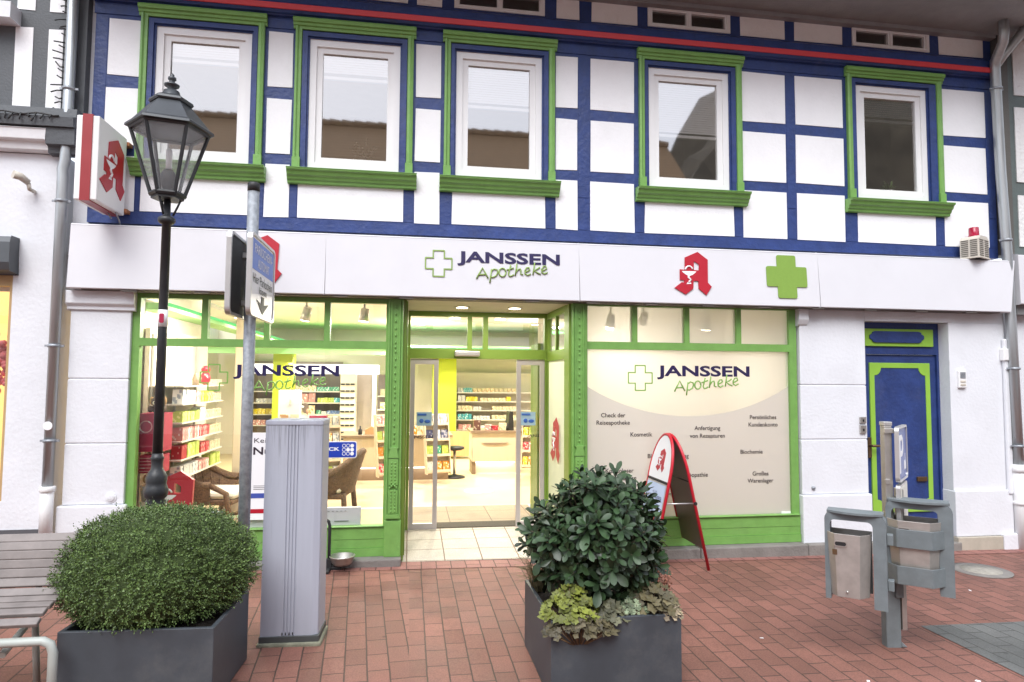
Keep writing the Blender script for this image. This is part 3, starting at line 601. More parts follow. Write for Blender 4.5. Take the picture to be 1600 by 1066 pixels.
MB().prism(oc, fnF, D-.035, D-.021).build('transom_plaque', BLUE, so_, bevel=.004)
MB().box(4.36, 5.33, -.12, .08, gz(5)-.04, .055).build('door_step', STONE, bld, bevel=.01)
# ================================================================== fascia sign
fs = thing('fascia_sign', 'long white fascia sign with navy and green lettering above the shop front', 'shop sign', (1.6, -.15, 2.3))
fpro = [(-.005,2.308),(-.185,2.308),(-.19,2.315),(-.155,2.828),(-.145,2.838),(-.005,2.838)]
for a, b in [(-2.70,-.724),(-.716,1.481),(1.489,3.826),(3.834,5.90)]:
    m = MB().prism(fpro, fnX, a, b)
    if b > 5.8: m.v = [(x+(.10*(z-2.31)/.53 if x > 5.8 else 0), y, z) for x, y, z in m.v]
    m.build('fascia_panel', FASCIA, fs, bevel=.004)
m = MB(); m.box(-2.6, 5.8, -.17, -.01, 2.300, 2.308)
for x in np.arange(-2.3, 5.8, .55): m.box(x, x+.12, -.188, -.15, 2.292, 2.300)
m.build('bottom_rail', mat('dark_rail', (.10,.085,.075), .6), fs)
fnT = lambda a, b, d: (a, -.19+.035*(b-2.315)/.513-.002+d, b)
logo(fs, fnT, .107, 2.728, 1.20/1295, raised=.004)
red_a(fs, fnT, 2.557, 2.393, .405, -.009, 0, wf=.97)
red_a(fs, fnT, -1.248, 2.393, .405, -.009, 0, wf=.97)
MB().prism(cross_poly(3.497, 2.592, .206, .097, .02), fnT, 0, -.007).build('green_cross', GREENX, fs)

# alarm siren on top of the fascia
t = thing('alarm_siren', 'beige louvred alarm siren box with red beacon on top of the fascia', 'alarm siren', (5.59, -.11, 2.838), R(24))
m = MB().box(-.115, .115, -.085, .085, 0, .19); m.box(-.125,.125,-.095,.095,0,.012); m.build('housing', BEIGEPL, t, bevel=.006, world=False)
m = MB(); m.prism([(-.115,.19),(.115,.19),(.075,.228),(-.075,.228)], lambda a, b, d: (a, d, b), -.085, .085); m.build('cap', BEIGEPL, t, world=False)
m = MB()
for z in np.arange(.025, .18, .019):
    for x0 in (-.10, .012): m.box(x0, x0+.085, -.088, -.084, z, z+.009)
    for y0 in (-.072, .008): m.box(-.118, -.114, y0, y0+.062, z, z+.009); m.box(.114, .118, y0, y0+.062, z, z+.009)
m.build('louvre_slots', mat('louvre_shadow_grey',(.13,.12,.10),.8), t, world=False)
MB().lathe([(.052,.228),(.052,.242),(.046,.243),(.044,.32),(.040,.327)], n=20).build('beacon', REDLENS, t, world=False)

# projecting light box with the red letter
px0, px1 = -2.505, -2.345
t = thing('projecting_sign', 'white projecting light box with red letter and red edge stripe above the left pilaster', 'projecting sign', (-2.38, -.35, 2.95))
SIGNW = mat('lightbox_white', (.80,.79,.78), .35, var=.02)
z0, z1 = 2.93, 3.575
m = MB().box(px0, px1, -.56, -.075, z0, z1); m.build('housing', SIGNW, t, bevel=.008)
MB().box(px0+.045, px1-.045, -.568, -.07, z0-.008, z1+.008).build('edge_stripe', mat('maroon_stripe',(.30,.03,.035),.4), t)
fnP = lambda a, b, d: (px1+d, -.075-.485+a, b)
red_a(t, fnP, .245, z0+.10, .47, .006, .0005, mw=PAPER)
for z_ in (3.52, 2.96): MB().box(-2.44,-2.33,-.076,.0,z_,z_+.03).build('bracket', mat('copper_bracket',(.45,.18,.08),.5,metal=.4), t)
m = MB(); m.tube([(-2.36,-.2,2.93),(-2.345,-.16,2.87),(-2.36,-.1,2.845)], .006, 6); m.tube([(-2.42,-.2,2.93),(-2.40,-.17,2.88)], .006, 6); m.build('cable', GALV, t)

# ================================================================== small things on the walls
def pipe(name, pts, r, m, label, cat, clips=(), extra=None):
    t = thing(name, label, cat, pts[-1]); mb = MB().tube(pts, r, 14); mb.build('pipe', m, t)
    for (x, y, z) in clips: MB().lathe([(r+.008,-.012),(r+.008,.012)], (x,y,z), 14).box(x-r-.03, x+r+.03, y-.006, y+.006, z-.008, z+.008).build('clip', GALV, t)
    return t
t = pipe('drainpipe', [(-2.785,-.115,6.0),(-2.785,-.115,3.45),(-2.79,-.115,3.35),(-2.805,-.115,3.28),(-2.80,-.115,3.22),(-2.80,-.115,.72)], .040, ZINC, 'grey zinc drainpipe beside the projecting light box with a white lower end', 'drainpipe', [(-2.785,-.115,3.95),(-2.80,-.115,3.02),(-2.80,-.115,1.85),(-2.80,-.115,1.10)])
MB().tube([(-2.80,-.115,.74),(-2.80,-.115,.34)], .046, 14).lathe([(.05,.70),(.056,.705),(.056,.74),(.048,.745)], (-2.80,-.115,0), 14).build('standpipe', PAINTPIPE, t)
MB().lathe([(.001,0),(.034,.0),(.034,.004),(.001,.004)], n=20, smooth=False).xf(lambda p: Vector((-2.80+p.x, -.156-p.z, 1.22+p.y))).build('round_sticker', PAPER, t)
m = MB(); m.tube([(5.80,-.78,5.30),(5.80,-.78,5.20)], [.075,.05], 14); m.build('outlet', ZINC, thing('gutter_outlet', 'zinc gutter outlet funnel under the eaves at the right corner', 'gutter outlet', (5.80,-.78,5.20)))
t = pipe('drainpipe', [(5.83,-.30,5.32),(5.83,-.30,5.10),(5.84,-.28,5.03),(5.885,-.14,4.90),(5.905,-.115,4.82),(5.925,-.115,3.75),(5.96,-.115,2.92),(5.975,-.115,2.2),(6.0,-.115,.80)], .047, ZINC, 'grey zinc drainpipe with a forked top between the blue beams and the right neighbour', 'drainpipe', [(5.912,-.115,4.62),(5.955,-.115,3.05),(5.985,-.115,1.75),(5.998,-.115,.98)])
MB().tube([(6.22,-.30,5.50),(6.21,-.29,5.36),(6.17,-.26,5.25),(5.97,-.14,4.96),(5.915,-.116,4.87)], .046, 14).build('branch_pipe', ZINC, t)
MB().tube([(6.003,-.115,.80),(6.015,-.115,-.03)], .062, 14).lathe([(.066,.72),(.07,.75),(.066,.79)], (6.003,-.115,0), 14).lathe([(.068,.40),(.072,.42),(.068,.44)], (6.008,-.115,0), 14).build('standpipe', PAINTPIPE, t)
t = thing('door_intercom', 'white intercom panel with grey speaker on the wall right of the blue door', 'intercom', (5.43, -.07, 1.64))
MB().box(5.388,5.475,-.085,-.058,1.555,1.725).build('housing', PVC, t, bevel=.006); MB().box(5.402,5.46,-.089,-.083,1.65,1.71).build('speaker', GALV, t); m = MB()
for z in (1.575,1.607): m.box(5.402,5.46,-.090,-.083,z,z+.022)
m.build('bell_button', BEIGEPL, t, bevel=.003)
for nm, z, lb in (('key_switch',1.235,'upper of two small steel key switches beside the blue door'),('key_switch',1.145,'lower taller steel key switch beside the blue door')):
    t = thing(nm, lb, 'key switch', (4.34,-.065,z)); h = .04 if z > 1.2 else .05
    MB().box(4.30,4.365,-.078,-.058,z-h+.015,z+h-.005).build('plate', STEEL, t, bevel=.004); MB().box(4.325,4.34,-.082,-.077,z-.012,z+.012).build('keyhole', BLACKPL, t)
t = thing('wall_stud', 'small round white wall stud low on the left pilaster', 'wall boss', (-2.36,-.065,.64))
MB().lathe([(.044,0),(.044,.006),(.03,.008),(.03,.014),(.012,.018)], n=20, smooth=False).xf(lambda p: Vector((-2.36+p.x,-.06-p.z,.64+p.y))).build('boss', WHITE, t)
tag(MB().lathe([(.018,0),(.018,.012),(.006,.02)], n=14).xf(lambda p: Vector((3.80+p.x,-.06-p.z,.60+p.y))).build('wall_eyelet', GALV), 'tiny grey metal eyelet low on the white pilaster beside the blue door', 'eyelet')

# ================================================================== left neighbour
nb = thing('neighbour_house', 'white plastered house with black timber framing left of the pharmacy', 'building', (-4, 0, 0))
m = MB().wall(-12, -2.83, -.2, 3.42, [(-6.2,-3.16,.62,2.72)], -.05, .2); m.build('wall', WHITE, nb)
MB().box(-12,-2.83,-.06,-.045,-.2,.40).build('plinth', mat('dark_plinth',(.09,.09,.10),.7), nb)
MB().prism([(-.05,3.42),(-.12,3.43),(-.13,3.49),(-.17,3.50),(-.18,3.585),(-.05,3.60)], fnX, -12, -2.915).build('cornice', mat('cornice_white',(.72,.72,.73),.6), nb, bevel=.006)
MB().prism([(-.05,3.40),(-.12,3.41),(-.13,3.46),(-.17,3.47),(-.18,3.60),(-.05,3.61)], fnX, -2.914, -2.70).build('cornice_end', SLATE, nb)
MB().prism([(-.02,3.60),(-.20,3.605),(-.21,3.68),(-.16,3.70),(-.15,3.77),(-.02,3.78)], fnX, -12, -2.70).build('storey_beam', SLATE, nb)
pl = [(-3.115,-2.985),(-2.945,-2.905),(-3.62,-3.28),(-4.1,-3.75),(-4.6,-4.25)]
pl = [(-3.235,-3.10),(-2.985,-2.875),(-3.62,-3.39),(-4.1,-3.75),(-4.6,-4.25)]
MB().wall(-12, -2.70, 3.78, 6.5, [], -.05, .2).build('timber_frame', SLATE, nb)
for a, b in pl:
    for c, d in ((3.80,4.47),(4.62,5.25)): MB().prism([(a+j(),c+j()),(b+j(),c+j()),(b+j(),d+j()),(a+j(),d+j())], fnF, -.055, -.04).build('infill_panel', INFILL, nb)
MB().box(-3.6,-3.20,-.20,-.03,4.47,4.60).build('window_ledge', WHITE, nb)
WARM = emis('lit_shop_backdrop', (1.0,.62,.20), .75)
m = MB(); m.quad((-6.2,.6,.5),(-3.0,.6,.5),(-3.0,.6,2.8),(-6.2,.6,2.8)); m.quad((-3.12,.2,.5),(-3.12,.6,.5),(-3.12,.6,2.8),(-3.12,.2,2.8)); m.build('lit_window_back', WARM, nb)
MB().quad((-6.2,.0,.62),(-3.16,.0,.62),(-3.16,.0,2.72),(-6.2,.0,2.72)).build('shop_pane', GLASS, nb)
MB().wall(-6.2,-3.16,.62,2.72,[(-6.15,-3.19,.67,2.33)],-.03,.03).build('window_frame', mat('ochre_frame',(.45,.30,.14),.5), nb)
t = thing('awning_box', 'dark grey folded awning cassette over the neighbouring shop window', 'awning', (-4,-.1,2.4))
MB().prism([(-.05,2.42),(-.16,2.44),(-.19,2.50),(-.19,2.66),(-.16,2.71),(-.05,2.71)], fnX, -6.3, -3.125).build('cassette', mat('awning_grey',(.085,.095,.105),.5), t, bevel=.006)
t = thing('wall_spotlight', 'small beige spotlight on a bent bracket on the white neighbouring wall', 'spotlight', (-3.06,-.06,3.1))
MB().tube([(-3.03,-.06,3.10),(-3.03,-.13,3.10),(-3.035,-.145,3.15)], .016, 8).build('bracket', BEIGEPL, t); MB().tube([(-3.035,-.14,3.15),(-3.07,-.18,3.185),(-3.105,-.22,3.19)], [.024,.030,.033], 12).build('lamp_head', BEIGEPL, t)
t = thing('string_lights', 'black fringe of unlit string lights hung along the dark corner beam', 'string lights', (-2.83,-.07,3.8))
m = MB()
m.tube([(-2.815+.02*math.sin(z*3),-.075,z) for z in np.arange(3.78,6.0,.1)], .008, 6)
for z in np.arange(3.80,6.0,.05): a = rnd.uniform(-.12,-.04); m.tube([(-2.815,-.075,z),(-2.815+a*.6,-.10,z+rnd.uniform(-.03,.02)),(-2.815+a,-.10,z+rnd.uniform(-.03,.03))], .006, 5)
for x in np.arange(-3.9,-2.82,.055): m.tube([(x,-.22,3.69),(x+rnd.uniform(-.03,.03),-.225,3.69-rnd.uniform(.02,.07))], .006, 5)
m.tube([(x,-.216,3.69+.008*math.sin(x*25)) for x in np.arange(-4.2,-2.8,.04)], .007, 5)
m.build('cable', BLACKPL, t)
t = thing('pink_blossom_wreath', 'pink blossom decoration hanging in the yellow lit window', 'window decoration', (-3.22,.12,1.72))
m = MB()
for q in range(60):
    a, r_ = rnd.uniform(0,6.28), rnd.uniform(.02,.2); m.ball((-3.32+r_*math.cos(a), .15+rnd.uniform(-.05,.05), 1.72+r_*math.sin(a)*1.2), rnd.uniform(.022,.04), 7, 5)
m.build('blossoms', mat('pink_petal',(.65,.16,.17),.7,island=.3), t)

# ================================================================== right neighbour
nb = thing('neighbour_house', 'white house with grey green timbers right of the forked drainpipe', 'building', (8, 0, 0))
MB().wall(6.03, 14, -.4, 2.40, [], .0, .2).build('wall', WHITE, nb)
MB().prism([(-.005,2.40),(-.16,2.40),(-.15,2.90),(-.005,2.93)], fnX, 6.045, 14).build('fascia_panel', FASCIA, nb, bevel=.006); MB().box(6.07,14,-.10,0,2.30,2.399).build('fascia_rail', mat('dark_rail2',(.2,.2,.2),.6), nb)
MB().wall(6.03, 14, 2.93, 6.2, [], .0, .2).build('timber_frame', GREENGREY, nb)
MB().box(6.0,6.11,-.06,.1,2.92,5.6).build('corner_post', mat('brown_grey_post',(.10,.095,.085),.7,bump=.3), nb)
ROUGHW = mat('rough_white_panel', (.72,.72,.71), .9, var=.04, bump=1.0, bscale=28)
for c, d in ((3.02,3.56),(3.70,4.50),(4.63,5.32)):
    for a, b in ((6.23,6.75),(6.90,7.5)): MB().prism([(a+j(),c),(b,c),(b,d),(a+j(),d)], fnF, -.01, .02).build('infill_panel', ROUGHW, nb)
MB().box(6.06,14,-.5,0,5.42,5.5).build('eaves', SOFFIT, nb)

# ================================================================== the other side of the street (it shows in the panes)
op = thing('opposite_house', 'timber framed house with a brown tiled roof across the street, mirrored in the window panes', 'building', (0,-14,0))
m = MB().wall(-16, 9, -.6, 6.1, [], -13.2, -13.0); m.build('wall', mat('opposite_plaster',(.78,.76,.73),.8), op)
m = MB()
for x in np.arange(-15, 9, 1.55): m.box(x, x+.2, -13.0, -12.97, 3.0, 6.0)
for z in (3.0,4.0,5.8): m.box(-16, 9, -12.97, -12.95, z, z+.2)
m.build('timber_frame', mat('opposite_timber',(.13,.12,.11),.7), op)
TILE = mat('brown_roof_tile', (.24,.155,.085), .75, var=.15, scale=3); tn = TILE.node_tree; b_ = tn.nodes['Principled BSDF']
wv = tn.nodes.new('ShaderNodeTexWave'); wv.wave_type = 'BANDS'; wv.bands_direction = 'Z'; wv.inputs['Scale'].default_value = 2.2; tc_ = tn.nodes.new('ShaderNodeTexCoord'); tn.links.new(tc_.outputs['Object'], wv.inputs[0]); bp_ = tn.nodes.new('ShaderNodeBump'); bp_.inputs['Distance'].default_value = .02; tn.links.new(wv.outputs['Fac'], bp_.inputs['Height']); tn.links.new(bp_.outputs[0], b_.inputs['Normal'])
m = MB(); prof_ = [(-12.6,5.95),(-17,10.5),(-17,10.3),(-12.6,5.75)]; m.prism(prof_, fnX, -16.4, 9.4)
for q in range(63): x = -16.4+q*.41; m.add([(x,-17.1,10.42),(x+.43,-17.1,10.38),(x+.43,-16.85,10.38),(x,-16.85,10.42),(x,-17.1,10.60),(x+.43,-17.1,10.55),(x+.43,-16.85,10.55),(x,-16.85,10.60)], [(3,2,1,0),(4,5,6,7),(0,1,5,4),(1,2,6,5),(2,3,7,6),(3,0,4,7)])
m.build('roof', TILE, op)
m = MB(); text(m, 'BECKMANN', lambda a, b, d: (-a, -12.94, b), .4, 3.2, 2.2, 2.55, .02); m.build('shop_lettering', PAPER, op)
op2 = thing('opposite_house', 'low dark roofed house across the street at the far right end, mirrored in the panes', 'building', (16,-14,0))
MB().wall(10, 26, -.8, 5.4, [], -13.2, -13.0).build('wall', mat('opposite_brick',(.25,.20,.17),.8), op2); MB().prism([(-12.6,5.3),(-17,8.2),(-17,8.0),(-12.6,5.1)], fnX, 9.8, 26.5).build('roof', mat('dark_roof_tile',(.11,.075,.055),.8), op2)
HILL = mat('wooded_hill_green', (.060,.052,.038), .95, var=.6, scale=.35, bump=1, bscale=1.2)
m = MB(); nx, ny = 40, 14
for a in range(nx+1):
    for b in range(ny+1):
        x = 6+a*3.2; y = -26-b*3.5; h = 41*min(1, max(0,(x-9)/30))*(1-math.exp(-b/3.5)) + rnd.uniform(-2.6,2.6)*(b > 0)
        m.v.append((x, y, -1.5+h))
for a in range(nx):
    for b in range(ny): i = a*(ny+1)+b; m.f.append((i, i+ny+1, i+ny+2, i+1)); m.sm.append(False)
struct(m, 'wooded_hill', HILL)
# ================================================================== street lamp
LX, LY = -1.585, -1.30
lp = thing('street_lamp', 'black old fashioned street lamp with a six sided glass lantern', 'street lamp', (LX, LY, gz(LX)))
c = (LX, LY, 0)
MB().lathe([(.09,0),(.09,.05),(.062,.07),(.058,.12),(.056,.80),(.062,.815),(.05,.83),(.066,.85),(.072,.885),(.064,.91),(.058,.925),(.06,.94),(.062,.97),(.05,1.0),(.036,1.02),(.034,1.05),(.036,1.08),(.042,1.09),(.035,1.10),(.031,1.12)], c, 24).build('base', BLACK, lp)
MB().box(LX-.035, LX+.03, LY-.062, LY-.03, .60, .68).build('base_hatch', BLACK, lp, bevel=.008)
MB().lathe([(.030,1.1),(.028,1.9),(.027,2.60),(.042,2.605),(.052,2.62),(.052,2.64),(.040,2.65),(.022,2.66),(.02,2.80)], c, 20).build('post', BLACK, lp)
MB().lathe([(.0296,0),(.0296,.11)], (LX,LY,1.93), 20).build('pole_sticker', PAPER, lp); MB().prism(rrect(LX-.012,LX+.016,1.955,2.015,.008), lambda a,b,d: (a,d,b), LY-.0315, LY-.027).build('sticker_crest', CRIMSON, lp)
ro = R(13); hx = lambda r, z, k: (LX+r*math.cos(ro+k*math.pi/3), LY+r*math.sin(ro+k*math.pi/3), z)
m = MB()
for k in range(6):
    m.tube([hx(.232,3.225,k), hx(.098,2.79,k)], .0125, 6, smooth=False)
    m.tube([hx(.232,3.218,k), hx(.232,3.218,k+1)], .014, 6, smooth=False); m.tube([hx(.10,2.795,k), hx(.10,2.795,k+1)], .016, 6, smooth=False)
    if k % 2 == 0: m.tube([hx(.085,2.785,k),hx(.06,2.72,k),hx(.035,2.66,k)], .007, 6)
m.lathe([(.098,2.765),(.098,2.785),(.075,2.786)], c, 6, False, ro)
m.build('lantern_frame', BLACK, lp, bevel=0)
m = MB()
for k in range(6): m.quad(hx(.226,3.222,k), hx(.226,3.222,k+1), hx(.094,2.80,k+1), hx(.094,2.80,k))
m.build('lantern_glass', LAMPGLASS, lp)
m = MB(); m.lathe([(.250,3.222),(.266,3.226),(.262,3.242),(.238,3.258),(.115,3.405),(.118,3.41)], c, 6, False, ro); m.lathe([(.128,3.40),(.135,3.41),(.13,3.425),(.085,3.45)], c, 6, False, ro)
m.lathe([(.08,3.43),(.058,3.46),(.048,3.49),(.03,3.50),(.022,3.51),(.045,3.525),(.047,3.535),(.02,3.55),(.016,3.56),(.026,3.57),(.024,3.585),(.012,3.592),(.014,3.60),(.004,3.612)], c, 20)
m.build('lantern_roof', mat('lamp_roof_metal',(.045,.05,.056),.38,metal=.3,var=.2), lp)
MB().lathe([(.02,2.79),(.03,2.82),(.045,2.88),(.047,2.93),(.03,2.96),(.02,2.965)], c, 16).build('lamp_holder', BLACKPL, lp); MB().lathe([(.018,2.96),(.02,3.08),(.016,3.10),(.004,3.105)], c, 12).build('lamp_tube', mat('opal_lamp',(.75,.75,.75),.3), lp)
m = MB()
for k in range(6): m.quad(hx(.225,3.226,k), hx(.225,3.226,k+1), hx(.10,3.36,k+1), hx(.10,3.36,k))
m.build('reflector', PVC, lp)

# ================================================================== parking sign on its pole
SX, SY = -.922, -1.83
t = thing('parking_sign', 'double sided parking ticket machine sign on a galvanised pole with white and blue face', 'street sign', (SX, SY, gz(SX)))
MB().tube([(SX,SY,gz(SX)),(SX-.004,SY,2.72)], .033, 16).build('pole', GALV, t); MB().lathe([(.035,2.70),(.035,2.745),(.03,2.752)], (SX-.004,SY,0), 16).build('pole_cap', BLACKPL, t)
def plate(x, face):
    y0, y1, z0, z1 = -2.13, -1.52, 1.945, 2.405
    o = MB().prism(rrect(y0,y1,z0,z1,.04), lambda a,b,d: (x+d,a,b), -.014, .014, [rrect(y0+.018,y1-.018,z0+.018,z1-.018,.03)[::-1]]).build('sign_frame', ALU, t, bevel=.004)
    MB().prism(rrect(y0+.016,y1-.016,z0+.016,z1-.016,.03), lambda a,b,d: (x+d,a,b), -.006 if face > 0 else -.008, .008 if face > 0 else .006).build('sign_plate', mat('sign_face_white',(.66,.66,.67),.3,var=.02) if face > 0 else mat('sign_back_shade',(.03,.03,.032),.6), o)  # back plate coloured near black, shade between the plates put into it
    return o
o = plate(-.868, 1); plate(-.975, -1)
fnR = lambda a, b, d: (-.868+.0095+d, a, b)
MB().prism([(-2.095,2.205),(-1.555,2.205),(-1.555,2.375),(-2.095,2.375)], fnR, -.002, 0).build('blue_field', SIGNBLUE, o)
m = MB(); text(m, 'PARKSCHEIN-', fnR, -2.05, -1.60, 2.30, 2.352, .0, .0015); text(m, 'AUTOMAT', fnR, -1.97, -1.68, 2.225, 2.277, .0, .0015); m.build('white_lettering', PAPER, o)
m = MB(); text(m, 'Hier Parkschein', fnR, -2.07, -1.58, 2.132, 2.185, .004, .0012); text(m, 'lösen', fnR, -1.92, -1.73, 2.085, 2.125, .004, .0012); m.build('black_lettering', BLACKPL, o)
m = MB(); m.prism([(-1.86,2.075),(-1.86,2.03),(-1.98,2.045),(-1.825,1.972),(-1.67,2.045),(-1.79,2.03),(-1.79,2.075)], fnR, 0, .0012); m.build('down_arrow', BLACKPL, o)
for z_ in (2.30, 2.02): MB().box(-.975,-.868,SY-.03,SY+.03,z_,z_+.03).build('bracket', ALU, t)

# ================================================================== grey service pillar
t = thing('service_pillar', 'tall light grey metal service pillar with vertical grooves and a dark foot', 'utility pillar', (-.672, -1.60, gz(-.7)), R(-2.5))
bz = .035; H = 1.315
m = MB(); pr = [(-.165,-.12),(-.035,-.12),(-.033,-.114),(-.029,-.114),(-.027,-.12),(-.016,-.12),(-.014,-.114),(-.010,-.114),(-.008,-.12),(.003,-.12),(.005,-.114),(.009,-.114),(.011,-.12),(.022,-.12),(.024,-.114),(.028,-.114),(.030,-.12),(.125,-.12),(.16,-.105),(.165,-.09),(.165,.12),(-.165,.12)]
m.prism(pr, lambda a,b,d: (a,b,d), bz, H-.03); m.build('body', CABGREY, t, world=False)
m = MB(); m.prism([(-.168,-.123),(.128,-.123),(.166,-.106),(.168,-.09),(.168,.122),(-.168,.122)], lambda a,b,d: (a,b,d), H-.03, H); m.build('lid', CABGREY, t, bevel=.005, world=False)
MB().box(-.172,.172,-.128,.128,.018,.055).build('foot', mat('dark_foot',(.06,.065,.065),.6), t, bevel=.004, world=False); MB().box(-.182,.185,-.142,.135,-.02,.02).build('concrete_pad', mat('mossy_concrete',(.22,.22,.16),.9,var=.4,scale=12,bump=.5), t, bevel=.01, world=False)
m = MB()
for x in (-.04,-.02,0,.02): m.lathe([(.003,.06),(.003,.075)], (x,-.122,0), 6)
m.build('drain_hole', BLACKPL, t, world=False)

# ================================================================== A-board
bx, by = 2.276, -.265
t = thing('pavement_sign', 'red framed folding pavement sign with arched top and pharmacy letter', 'pavement sign', (bx, by, gz(bx)), 0)
HH = 1.125; W2 = .235; SP = .24
def leafpt(side, a, s): return Vector((side*(SP*(1-s/HH)+.012), a, s))     # a across (y), s up
def arch(n=18, w=W2, top=HH, sh=.80):
    return [(-w,0)]+[(-w*math.cos(R(180*i/n)), sh+(top-sh)*math.sin(R(180*i/n))) for i in range(n+1)]+[(w,0)]
for side in (-1, 1):
    fnL = lambda a, s, d, side=side: leafpt(side, a, s)+Vector((side*d*.98, 0, d*.2))
    MB().tube([leafpt(side, a, s) for a, s in arch()], .014, 8).build('leg_frame', mat('red_sign_frame',(.50,.015,.03),.35,var=.06), t, world=False)
    aa = arch(w=W2-.012, top=HH-.012); aa[0] = (-W2+.012,.17); aa[-1] = (W2-.012,.17)
    MB().prism(aa, fnL, -.004, .004).build('sign_panel', mat('brown_back_board',(.12,.075,.062),.35,var=.1), t, world=False)
    if side == -1:
        top = [(a, s) for a, s in aa if s > .70]; top = [(-W2+.014,.735)]+top+[(W2-.014,.735)]
        MB().prism(top, fnL, .0045, .008).build('white_header', PAPER, t, world=False)
        red_a(t, lambda a, s, d: fnL(-a, s, d), 0, .80, .20, .0115, .0085, mw=PAPER, world=False)
        MB().prism([(-W2+.014,.715),(W2-.014,.715),(W2-.014,.73),(-W2+.014,.73)], fnL, .0045, .012).build('clip_rail', BLACKPL, t, world=False)
        MB().prism([(-W2+.014,.19),(W2-.014,.19),(W2-.014,.712),(-W2+.014,.712)], fnL, .0045, .010).build('poster_frame', ALU, t, world=False)
        po = MB().prism([(-W2+.03,.205),(W2-.03,.205),(W2-.03,.70),(-W2+.03,.70)], fnL, .0102, .0115).build('poster', mat('pale_blue_poster',(.50,.60,.80),.35,var=.05,scale=3), t, world=False)
        fnQ = lambda a, s, d: fnL(-a, s, d)
        m = MB(); text(m, 'JACKPOT-FIEBER', fnQ, -.17, .17, .555, .60, .01, .0125); text(m, 'ALLES', fnQ, -.05, .05, .615, .635, .0, .0125)
        for q in range(3): m.prism([(-.16+.02*q,.525-q*.018),(.16-.01*q,.525-q*.018),(.16-.01*q,.532-q*.018),(-.16+.02*q,.532-q*.018)], fnQ, .0117, .0125)
        m.build('poster_lettering', mat('poster_navy',(.05,.07,.16),.5), po, world=False)
        MB().prism([(.03,.40),(.14,.34),(.165,.41),(.055,.47)], fnQ, .0117, .0127).build('red_ticket', REDA, po, world=False)
        m = MB(); m.prism([(-.03,.21),(.10,.21),(.10,.30),(.085,.35),(.06,.385),(.03,.40),(.0,.41),(-.03,.40),(-.045,.36),(-.04,.29)], fnQ, .0117, .0125); m.build('hand_print', mat('hand_print_tan',(.60,.40,.26),.6,var=.15,scale=20), po, world=False)
for a in (-W2, W2): MB().tube([leafpt(-1,a,.56), leafpt(1,a,.56)], .006, 8).build('spreader', ALU, t, world=False)
MB().tube([leafpt(1,-W2,.74), leafpt(1,W2,.74)], .008, 8).build('cross_rail', BLACKPL, t, world=False)
m = MB(); m.tube([leafpt(1,-W2-.012,.56),leafpt(1,-W2-.02,.56)], .016, 10); m.build('pivot_knob', BLACKPL, t, world=False)

# ================================================================== litter bins on their post
pxx, pyy = 2.93, -2.13; g0 = gz(pxx)
t = thing('sign_post', 'grey steel post carrying a blue sign and small white plate above the bins', 'sign post', (pxx, pyy, g0), R(-8))
m = MB(); m.box(-.045,.045,-.03,.03,-.02,.72); m.prism([(.045,0),(.085,0),(.045,.035)], lambda a,b,d: (a,d,b), -.03, .03); m.build('post', BINGREY, t, bevel=.006, world=False)
m = MB(); m.box(-.024,.024,-.024,.024,.70,1.335); m.build('upper_post', STEEL, t, bevel=.004, world=False); MB().box(-.027,.027,-.027,.027,1.335,1.36).build('post_cap', ALU, t, bevel=.004, world=False)
MB().box(.055,.085,-.028,.028,.10,.95).build('flat_bar', STEEL, t, bevel=.004, world=False)
an = R(51); ax_ = Vector((math.cos(an), math.sin(an), 0)); nx_ = Vector((math.sin(an), -math.cos(an), 0))
def fnB(o): return lambda a, b, d: Vector(o)+ax_*a+nx_*d+Vector((0,0,b))
fb = fnB((.03,-.06,0))
sf = MB().prism(rrect(0,.36,.99,1.33,.03), fb, -.012, .012, [rrect(.014,.346,1.004,1.316,.02)[::-1]]).build('sign_frame', ALU, t, world=False)
MB().prism(rrect(.012,.348,1.002,1.318,.02), fb, -.005, .005).build('blue_plate', mat('parking_blue',(.04,.09,.33),.3), sf, world=False)
m = MB(); m.prism([(.06,1.04),(.10,1.04),(.10,1.14),(.16,1.14),(.20,1.16),(.215,1.20),(.20,1.25),(.16,1.275),(.06,1.275)], fb, .0055, .007, [[(.10,1.175),(.15,1.175),(.17,1.19),(.175,1.208),(.165,1.23),(.15,1.24),(.10,1.24)][::-1]])
m.prism([(.24,1.05),(.31,1.05),(.31,1.09),(.29,1.11),(.29,1.15),(.28,1.15),(.28,1.11),(.24,1.10)], fb, .0055, .007); m.build('parking_symbol', PAPER, sf, world=False)
sp = MB().prism(rrect(.0,.30,.72,.975,.02), fb, -.012, .012).build('info_plate_frame', ALU, t, world=False)
MB().prism(rrect(.014,.286,.734,.961,.014), fb, .0125, .014).build('info_plate', mat('ivory_plate',(.66,.63,.55),.4,var=.03), sp, world=False)
m = MB(); m.box(-.03,.0,-.035,-.02,.98,1.01); m.box(-.03,.03,-.04,-.02,1.29,1.32); m.lathe([(.012,0),(.012,.02)],(-.03,-.04,.70),8); m.build('bracket', STEEL, t, bevel=.003, world=False)
m = MB()
for z in (.30,.62): m.box(.01,.055,-.05,-.028,z,z+.11)
m.build('bin_clamp', BINGREY, t, bevel=.004, world=False)
